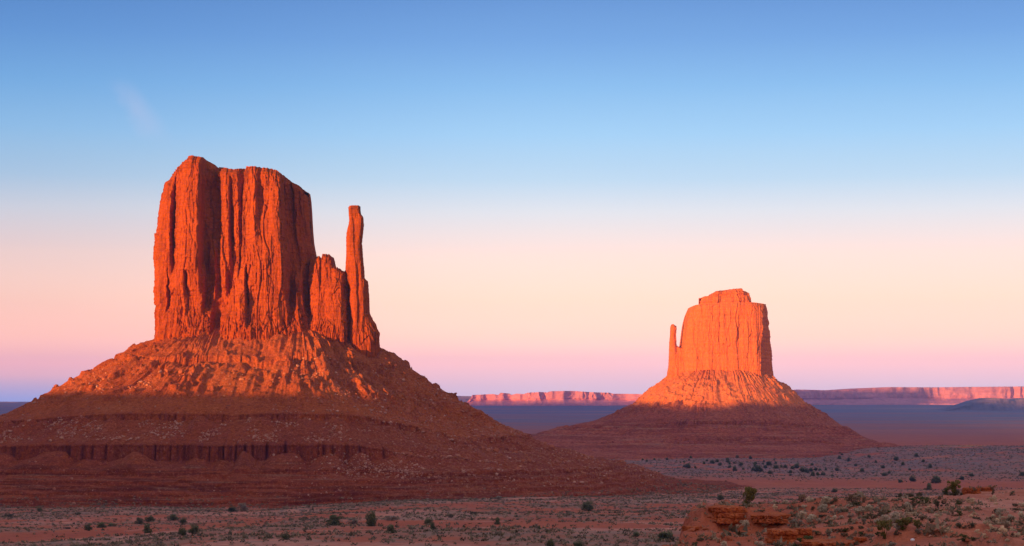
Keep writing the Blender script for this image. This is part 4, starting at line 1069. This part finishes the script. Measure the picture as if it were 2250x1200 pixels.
def samp_valley(n):
    a_ = rng.uniform(math.radians(-1), math.radians(20), n * 4)
    d_ = np.sqrt(rng.uniform(1650 ** 2, 2900 ** 2, n * 4))
    x, y = d_ * np.sin(a_), d_ * np.cos(a_)
    mk = ground_masks(x, y)
    keep = rng.random(n * 4) < 0.05 + 0.95 * mk[:, 0]
    x, y = x[keep][:n], y[keep][:n]
    return x, y, ground_z(x, y), np.clip(rng.normal(0.25, 0.2, len(x)), 0, 1)
tufts('sagebrush_cover', 12000, samp_valley, lambda n, y: rng.uniform(0.8, 2.2, n), 'grey-green sagebrush on the flat in front of the farther butte')
def samp_foot(n):
    v_ = ((WG[..., 1] < 1500) & (WPX > -100) & (WPX < 1700)) * sst(232, 262, WR) * (0.15 + sst(-0.1, 0.5, fbm(WG[..., 0] / 22, WG[..., 1] / 14, 7.7, 3)))
    P_, _i = pick(WG, v_, n * 2)
    up_ = P_[:, 2] > ground_z(P_[:, 0], P_[:, 1]) - 0.2
    P_ = P_[up_][:n]
    return P_[:, 0], P_[:, 1], P_[:, 2], np.clip(rng.normal(0.36, 0.28, len(P_)), 0, 1)
tufts('sagebrush_cover', 5000, samp_foot, lambda n, y: rng.uniform(0.5, 1.7, n), 'sparse sagebrush creeping up the foot of the large butte slope')
def samp_mound(n):
    x, y = rng.uniform(5, 62, n * 8), rng.uniform(66, 175, n * 8)
    k_ = (mound_mask(x, y) > 0.7) & (rng.random(n * 8) < (0.08 + 0.6 * sst(-0.1, 0.3, fbm(x / 8, y / 12, 6.1, 3))) * (1 - 0.75 * sst(24, 32, x)) + 0.35 * sst(13, 17, x) * (1 - sst(24, 28, x))) & (np.hypot(x - 18.7, (y - 86.0) * 0.4) > 1.0)
    x, y = x[k_][:n], y[k_][:n]
    return x, y, ground_z(x, y), np.clip(rng.normal(0.45, 0.3, len(x)), 0, 1)
tufts('small_growth', 3600, samp_mound, lambda n, y: 0.12 + rng.exponential(0.13, n), 'small dry growth between the shrubs of the foreground rise')
def samp_stone(n):
    x, y = rng.uniform(5, 62, n), rng.uniform(66, 170, n)
    k_ = mound_mask(x, y) > 0.5
    return np.stack([x[k_], y[k_], ground_z(x[k_], y[k_])], -1)
P = samp_stone(2600)
tag(add('pebbles', scatter_rocks('pebbles', P, np.minimum(0.06 + rng.exponential(0.075, len(P)) * (1 + 1.2 * (P[:, 0] < 16)), 0.8), rng.uniform(0, .8, len(P)), (0, 0, 0), '', '')), 'loose stones on the foreground rise', 'stones', kind='stuff')

# ------------------------------------------------------------------ foreground rock
LEDGE = cliff_mat('ledge_sandstone', (0.50, 0.135, 0.045, 1), (0.42, 0.10, 0.04, 1), (0.25, 0.06, 0.03, 1), 14.0)
def ledge(px, py, w_, h_, label, yaw=0.0, layers=3, seed=0, depth=1.3):
    q = mound_point(px, py)
    if q is None:
        return
    x, y, z, _e = q
    W_, H_ = w_ / F * y, h_ / F * y
    D_ = W_ * depth * 0.5
    na, nz = 120, 46
    a_ = np.linspace(0, 2 * np.pi, na, endpoint=False)
    rows_ = []
    for i, v_ in enumerate(np.linspace(0, 1, nz)):
        lay = v_ * layers
        fr = lay - math.floor(lay)
        k_ = math.floor(min(lay, layers - 0.01))
        inset = 1.0 + 0.07 * math.sin(k_ * 2.1 + seed) - 0.05 * (1 - min(1, min(fr, 1 - fr) * 9)) - 0.06 * v_
        ca, sa = np.cos(a_), np.sin(a_)
        sq = (np.abs(ca) ** 3.2 + np.abs(sa) ** 3.2) ** (-1 / 3.2)
        X, Y = ca * sq * W_ * .5, sa * sq * D_
        nn = 0.30 * fbm(X * 1.1 / H_ * .6 + seed * 5, Y * 1.3 / H_ * .6, k_ * 0.7 + v_ * .6, 4) + 0.09 * fbm(X * 4 / H_, Y * 4 / H_, v_ * 6 + seed, 4) - 0.12 * (1 - sst(0, .07, np.abs(pn(X * .8 / H_ + seed, Y * .8 / H_, 2.0 + k_))))
        s2 = inset + nn
        rows_.append(np.stack([X * s2, Y * s2, (v_ * 1.25 - 0.25) * H_ + 0.07 * H_ * pn(X / H_, Y / H_, seed + v_ * 2)], -1))
    for q_ in (0.85, 0.6, 0.3, 0.02):
        t_ = rows_[nz - 1] * np.array([q_, q_, 1.0])
        t_[:, 2] += 0.05 * H_ * fbm(t_[:, 0] * 1.5 / H_, t_[:, 1] * 1.5 / H_, seed, 3)
        rows_.append(t_)
    G = np.stack(rows_, 0)
    V = rotz(G.reshape(-1, 3), yaw)
    o = add('rock_ledge', mesh_np('rock_ledge', V, grid_faces(G.shape[0], na, wrap=True), LEDGE, False), None, (x, y + D_ * 0.6, z))
    tag(o, label, 'rock')
ledge(1600, 1148, 72, 28, 'orange sandstone ledge with a notched left end below the tall olive bush', 0.1, 3, 1.0)
ledge(1690, 1143, 86, 14, 'thin orange ledge running right from the foot of the tall olive bush', -0.05, 2, 2.3)
ledge(1722, 1190, 58, 24, 'layered sandstone outcrop left of the big green bush at the bottom', 0.12, 3, 3.1)
ledge(1765, 1186, 36, 20, 'small bright-faced block behind the big green bush at the bottom', -0.1, 2, 4.4)
ledge(1890, 1193, 26, 12, 'orange block at the bottom of the rise, left of the white stone', 0.2, 2, 5.2)
ledge(1522, 1166, 34, 10, 'low broken ledge at the left shoulder of the red slope', 0.3, 2, 6.6)
ledge(1472, 1194, 36, 12, 'orange ledge at the lower left corner of the foreground rise', 0.2, 2, 7.9)
ledge(2135, 1069, 34, 12, 'small orange rock knob right of the wispy bush on the crest', 0.0, 2, 8.3)
ledge(2165, 1078, 34, 8, 'flat cracked slab on the crest at the right of the foreground rise', 0.1, 2, 9.3)
ledge(1830, 1205, 110, 14, 'broad low ledge along the bottom edge of the foreground rise', 0.0, 2, 10.1)
for k in range(22):
    px_, py_ = rng.uniform(1500, 1760), rng.uniform(1130, 1196)
    q = mound_point(px_, py_)
    if q is None or q[3] > 3:
        continue
    s_ = float(rng.uniform(0.22, 0.6))
    o = add('rock_block', BM[int(rng.choice([0, 1, 3, 6, 7]))], None, (q[0], q[1], q[2] + 0.1 * s_))
    o.scale = (s_ * 1.2, s_, s_ * 0.7)
    o.rotation_euler = (rng.uniform(-.3, .3), rng.uniform(-.3, .3), rng.uniform(0, 6.28))
    tag(o, 'loose red sandstone block below the ledges of the foreground rise', 'rock', 'loose blocks below the foreground ledges')
m_, t, b = new_mat('white_stone')
n2 = pos_noise(t, 12, 4, 0.6)
t.links.new(mixc(t, n2, (0.72, 0.74, 0.76, 1), (0.85, 0.86, 0.86, 1)), b.inputs['Base Color'])
q = mound_point(2005, 1189)
if q:
    hv, hf = hull_rock(55, 60, 0.8)
    o = add('white_stone', mesh_np('white_stone', hv * 0.5, hf, m_, True), None, (q[0], q[1], q[2] + 0.05))
    s_ = 11 / F * q[1]
    o.scale = (s_, s_ * .8, s_ * .8)
    tag(o, 'small smooth white stone on the bare red ground', 'stone')
#VEG_END

# ------------------------------------------------------------------ air
hz = bpy.data.materials.new('haze')
hz.use_nodes = True
t = hz.node_tree
t.nodes.clear()
out = nd(t, 'ShaderNodeOutputMaterial')
pv = nd(t, 'ShaderNodeVolumePrincipled')
pv.inputs['Color'].default_value = (0.10, 0.32, 1.0, 1)
pv.inputs['Density'].default_value = 3.3e-5
pv.inputs['Anisotropy'].default_value = 0.0
t.links.new(pv.outputs[0], out.inputs['Volume'])
hx0, hx1, hy0, hy1, hz0, hz1 = -7000, 7000, -2600, 21000, -110, 480
V = np.array([(x, y, z) for x in (hx0, hx1) for y in (hy0, hy1) for z in (hz0, hz1)])
f = np.array([(0, 1, 3, 2), (4, 6, 7, 5), (0, 4, 5, 1), (2, 3, 7, 6), (0, 2, 6, 4), (1, 5, 7, 3)])
tag(add('haze', mesh_np('haze', V, f, hz, False)), kind='stuff')
